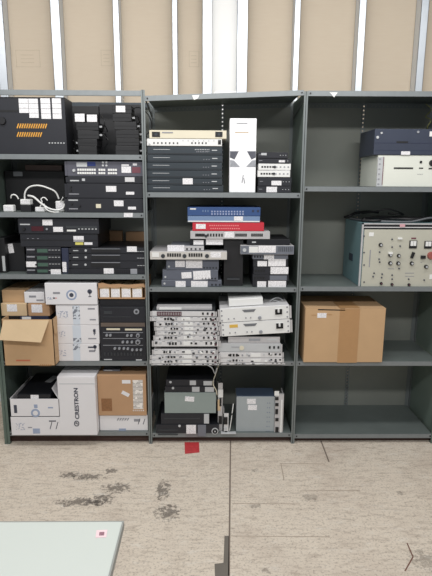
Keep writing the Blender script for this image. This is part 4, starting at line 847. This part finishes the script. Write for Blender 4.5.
# --- right bay, first shelf
q = (0.8929,1.6271,1.3565,1.8074)
t = unit('server_case', 'ivory rack server case with a side strip of slots under the navy case', 'electronic device', q, B3a, .02, .33, IVORY, panel=IVORY, body='case'); offp(t); z = t.z1
t.rect('rack_ear', (0.8922,1.6288,0.9273,1.7964), LGT, .004); t.row('ear_line', (0.9252,1.7174)[0], (0.9252,1.7174)[0], (0.9252,1.7174)[1], 1, .004, .16, MAROON, .005)
c0 = (0.9033,1.7849); c1 = (0.9134,1.6432)
for k in range(6): t.rect('slot', (c0[0]-.005, c0[1]+(c1[1]-c0[1])*k/5-.003, c0[0]+.005, c0[1]+(c1[1]-c0[1])*k/5+.003), INKG, .006)
t.rect('drive_slot', (0.9889,1.7300,1.1013,1.7385), PORT, .002); t.knob((1.1439,1.7696), .007, PORT, .005); t.rect('drive_slot', (1.1364,1.7318,1.1599,1.7380), PORT, .002); t.row('printed_line', *(lambda r: (r[0], r[2], r[1]))((1.1334,1.7005,1.1569,1.7044)), 3, .006, .003, INKG)
t.knob((1.2099,1.7644), .018, PORT, .014, 'lock'); t.rect('drive_slot', (1.1923,1.7293,1.2480,1.7361), PORT, .002)
q = (0.8627,1.8031,1.3377,1.9530)
t = unit('navy_case', 'dark navy rack case resting on the ivory server case', 'electronic device', q, z, .015, .28, NAVY, panel=NAVY, body='case'); offp(t)
t.rect('seam', (0.8678,1.8727,1.3309,1.8766), NAVYD, .001); t.rect('seam', (0.8706,1.8320,1.3351,1.8348), NAVYD, .001); t.rect('handle_recess', (0.9916,1.8750,1.0581,1.8844), BLACK, .002); t.rect('label_sticker', (1.0225,1.8093,1.0747,1.8289), PAPER, .002)
t.knob((0.8799,1.9056), .008, LGT, .004, 'screw'); t.knob((0.9013,1.9295), .006, LGT, .003, 'screw'); t.knob((1.1111,1.9364), .007, BADGE, .004, 'screw'); t.rect('label_sticker', (1.1784,1.9121,1.2160,1.9397), WHITE, .003)
cable('coloured_wires', 'bundle of thin yellow and green wires hanging behind the navy case', [cp((1.2609,2.1314), .3), cp((1.2892,2.0961), .28), cp((1.2736,2.0603), .32), cp((1.3009,2.0366), .3), cp((1.2858,1.9946), .31), cp((1.3127,1.9767), .35)], .003, mat('yellow_green_wire', (150,150,90), .6))

# --- right bay, second shelf
q = (0.8245,1.0261,1.3705,1.4153); x0, _, x1, z1 = q
t = unit('test_instrument', 'teal cabinet test instrument with a beige panel of knobs and switches', 'electronic device', q, B3b, .02, .37, TEAL, body='cabinet')
t.rect('trim_frame', (x0, z1-.008, x1, z1), SILV2, .006); t.rect('dark_band', (x0+.01, z1-.022, x1, z1-.008), BLACK, .003); t.rect('trim_frame', (x0+.01, z1-.027, x1, z1-.022), SILV, .005); t.rect('dark_band', (x0+.012, z1-.036, x1, z1-.027), PORT, .003)
t.rect('trim_frame', (x0, t.z0, x0+.01, z1), SILV2, .006)
t.rect('control_panel', (0.8408,1.0299,1.3722,1.3779), PANEL, .006); t.yf = .014
t.rect('pink_tag', (1.0492,1.3932,1.0803,1.4109), mat('pink_tape', (206,160,166), .6), .002)
t.rect('white_tag', (0.8688,1.3371,0.8969,1.3597), WHITE)
for a, rr in (((0.9421,1.2863), .012), ((1.0040,1.2250), .011), ((1.0557,1.2215), .011), ((1.0076,1.1763), .012), ((1.0563,1.1752), .012), ((1.1383,1.1749), .012), ((1.2270,1.1550), .012)):
    kn = t.knob(a, rr, BLACK, .014); t.knob(a, rr*.6, LGT, .017, 'knob_cap', parent=kn)
for a in ((1.0088,1.3202), (1.0124,1.2734), (1.0536,1.3246), (1.0601,1.2796), (0.9392,1.2429), (0.9392,1.2004), (0.9435,1.1822), (0.9639,1.1087), (0.9624,1.0871), (1.0254,1.1027), (1.0272,1.0780), (1.0649,1.1428), (1.1281,1.0783), (1.2234,1.0724), (0.9148,1.1147), (0.9102,1.0931)):
    t.knob(a, .0045, INKD, .008, 'toggle')
for a in ((0.9620,1.0512), (1.0285,1.0452), (1.1328,1.0436)): t.knob(a, .009, BLACK, .01, 'jack'); t.knob(a, .004, MAROON, .013, 'jack')
for q in ((1.1148,1.2660,1.1607,1.3129), (1.2055,1.2651,1.2514,1.3102)):
    ms = t.rect('meter_switch', q, PORT, .004); t.rect('meter_switch_face', (q[0]+.006, (q[1]+q[3])/2-.008, (q[0]+q[2])/2-.001, q[3]-.003), WHITE, .007, parent=ms); t.rect('meter_switch_face', ((q[0]+q[2])/2+.001, (q[1]+q[3])/2-.008, q[2]-.006, q[3]-.003), WHITE, .007, parent=ms)
t.rect('lever', (1.1310,1.2072,1.1462,1.2436), PORT, .012, rot=.3); t.rect('white_lever', (1.0415,1.3198,1.0674,1.3306), WHITE, .01); t.rect('white_lever', (0.9909,1.2322,1.0151,1.2431), WHITE, .016)
t.rect('nameplate', (1.1244,1.3219,1.1527,1.3303), MAROON, .002); t.knob((1.2525,1.2228), .024, mat('dull_red_knob', (150,84,76), .5), .016, label='large dull red knob'); t.rect('black_clip', (1.1896,1.2044,1.2169,1.2226), PORT, .012); t.rect('white_tag', (1.2553,1.0787,1.2828,1.1065), WHITE)
for q in ((0.8803,1.1514,0.8863,1.2548), (1.1037,1.1129,1.1586,1.1166), (1.1053,1.0938,1.1603,1.0969), (0.9981,1.1396,1.0346,1.1427), (1.1924,1.1800,1.2016,1.1830)): t.rect('printed_line', q, INKG, .001)
c = (0.8382,1.3387)
for y in ((0.8394,1.3387), (0.8458,1.2395), (0.8508,1.1636), (0.8575,1.0590)): t.knob(y, .0045, INKD, .003, 'screw')
s0 = z1
t.add('side_latch', MB().box(x0-.003, x0+.001, .17, .25, B3b+.13, B3b+.175), mat('dark_teal_latch', (30,44,60), .5))
zc = z1
cable('black_cable', 'thick black cables coiled on top of the teal instrument', [(x0+.02, .10, zc+.01), (x0+.10, .05, zc+.012), (x0+.2, .12, zc+.018), (x0+.3, .06, zc+.02), (x0+.42, .1, zc+.012), (x0+.5, .2, zc+.02), (x0+.4, .28, zc+.012), (x0+.2, .26, zc+.02), (x0+.06, .2, zc+.012)], .009, CABB)
cable('grey_cable', 'grey cable lying along the front top of the teal instrument', [(x0-.0, .30, zc+.008), (x0+.05, .12, zc+.008), (x0+.16, .045, zc+.008), (x0+.3, .04, zc+.008), (x0+.42, .05, zc+.03), (x0+.5, .08, zc+.012)], .006, mat('mid_grey_cable', (96,98,102), .5))
cable('black_cable', 'looped black cord standing up behind the grey cable on the instrument', [(x0+.08, .3, zc+.04), (x0+.14, .2, zc+.06), (x0+.2, .18, zc+.075), (x0+.27, .2, zc+.06), (x0+.33, .25, zc+.036), (x0+.25, .3, zc+.042)], .005, CABB)
cable('black_cable', 'black plug lead draped at the left end on top of the teal instrument', [(x0-.015, .36, zc+.012), (x0+.01, .33, zc+.022), (x0+.05, .34, zc+.04), (x0+.12, .33, zc+.05), (x0+.2, .34, zc+.045)], .008, CABB)

# --- right bay, third shelf: brown carton
q = (0.5017,0.5603,0.9930,0.9063); x0, _, x1, z1 = q; z0 = B3c+G_; d = .34
t = Thing('large_brown_carton', 'large brown taped carton with a small white sticker alone on its shelf', 'box', x0, x1, z0, z1, -.02, d); w = .004; y = -.02
t.add('carton', MB().box(x0, x1, y, y+d, z0, z1-.008, .003), CARD)
xm = (0.7391,0.7567)[0]
t.add('top_flap', MB().prism([(x0, y, z1-.008), (x0, y, z1-.001), (x0+.10, y+.0, z1-.003), (xm, y, z1-.006), (xm, y, z1-.008)], (0, d/2-.003, 0)), CARD, 'front left flap, slightly raised')
t.add('top_flap', MB().box(x0, x1, y+d/2+.001, y+d, z1-.008, z1-.002), CARD)
t.add('top_flap', MB().box(xm+.002, x1, y, y+d/2-.003, z1-.008, z1-.004), CARD)
t.rect('tape', (0.7115,0.5547,0.8342,0.8970), TAPE, .0008); t.rect('label_sticker', (0.5749,0.8428,0.6304,0.8726), PAPER, .0012); t.rect('opening', (0.5777,0.8892,0.7438,0.8955), PORT, .0008, rot=.02); t.rect('printed_line', (0.5391,0.8573,0.5699,0.8618), TAPE, .001); t.rect('printed_line', (0.6345,0.8607,0.6653,0.8651), TAPE, .001)
t.add('tape', MB().box(*(lambda r: (r[0], r[2]))((0.7115,0.5547,0.8342,0.8970)), y, y+d, z1-.003, z1-.0015), TAPE)

# ------------------------------------------------------------------ front table and the red tape
TZ = .74
cx, cy = (-0.3169,-1.7726)
t = Thing('table', 'white laminate table corner in the lower left foreground', 'table', cx-1.5, cx, 0, TZ, cy-.76, .76)
t.add('tabletop', MB().box(cx-1.5, cx-.004, cy-.76, cy-.004, TZ-.025, TZ, .002), WTBL)
t.add('edge_band', MB().box(cx-.004, cx, cy-.76, cy, TZ-.024, TZ-.001).box(cx-1.5, cx-.004, cy-.004, cy, TZ-.024, TZ-.001), TRIMG)
for x in (cx-1.44, cx-.06):
    for y in (cy-.70, cy-.10): t.add('leg', MB().box(x-.02, x+.02, y-.02, y+.02, 0, TZ-.025, .002), TRIMG)
t.add('apron', MB().box(cx-1.42, cx-.08, cy-.12, cy-.10, TZ-.09, TZ-.025).box(cx-1.42, cx-.08, cy-.70, cy-.68, TZ-.09, TZ-.025), TRIMG)
a = [(-0.3831,-1.8130), (-0.3543,-1.8112), (-0.3518,-1.8404), (-0.3794,-1.8421)]
st = tag(MB().prism([(x, y, TZ+.0003) for x, y in a], (0, 0, .0008)).build('table_sticker', mat('pink_sticker', (236,210,214), .7)), 'small pink tag with dark print on the white table top', 'sticker')
b = [(-0.3735,-1.8209), (-0.3605,-1.8202), (-0.3591,-1.8338), (-0.3720,-1.8345)]
o = MB().prism([(x, y, TZ+.0011) for x, y in b], (0, 0, .0004)).build('printed_mark', mat('tag_print', (150,110,122), .7, 0, .5, 200), st)
a = [(-0.2406,0.0093), (-0.1469,0.0090), (-0.1414,-0.1154), (-0.2308,-0.1329)]
tag(MB().prism([(x, y, .0004) for x, y in a], (0, 0, .0016)).build('red_tape', REDT), 'square of red tape stuck on the floor below the middle bay', 'tape')

# ------------------------------------------------------------------ light
def area(name, loc, rot, sx, sy, power, col=(1, 1, 1)):
    l = bpy.data.lights.new(name, 'AREA'); l.shape = 'RECTANGLE'; l.size = sx; l.size_y = sy; l.energy = power; l.color = col
    o = bpy.data.objects.new(name, l); C.objects.link(o); o.location = loc; o.rotation_euler = rot; return o
area('ceiling_tube_light', (-.2, -.9, 3.05), (math.radians(24), 0, 0), 3.8, .25, 40, (1, .985, .965))
area('ceiling_tube_light', (-.1, -3.1, 3.05), (math.radians(40), 0, 0), 3.8, .2, 60, (1, .985, .97))
w = bpy.data.worlds.new('room_light'); S.world = w; w.use_nodes = True
w.node_tree.nodes['Background'].inputs[0].default_value = (.93, .97, 1, 1); w.node_tree.nodes['Background'].inputs[1].default_value = .38

# ------------------------------------------------------------------ camera
cam = bpy.data.cameras.new('camera'); co = bpy.data.objects.new('camera', cam); C.objects.link(co); S.camera = co
f, pit, roll, yaw = 508.35, .2044, .0055, .0148; RS = 1
cam.sensor_fit = 'VERTICAL'; cam.sensor_height = 36; cam.lens = f*36/576; cam.clip_start = .05
co.location = (-.0871, -3.0078, 1.6459)
fw = Vector((math.sin(yaw)*math.cos(pit), math.cos(yaw)*math.cos(pit), -math.sin(pit)))
rt = Vector((math.cos(yaw), -math.sin(yaw), 0)); up = rt.cross(fw)
r2 = rt*math.cos(roll)+up*math.sin(roll)*RS; u2 = r2.cross(fw)
co.matrix_world = Matrix.Translation(co.location) @ Matrix((r2, u2, -fw)).transposed().to_4x4()
S.view_settings.view_transform = 'Standard'; S.view_settings.look = 'None'; S.view_settings.gamma = 1; S.view_settings.exposure = 0
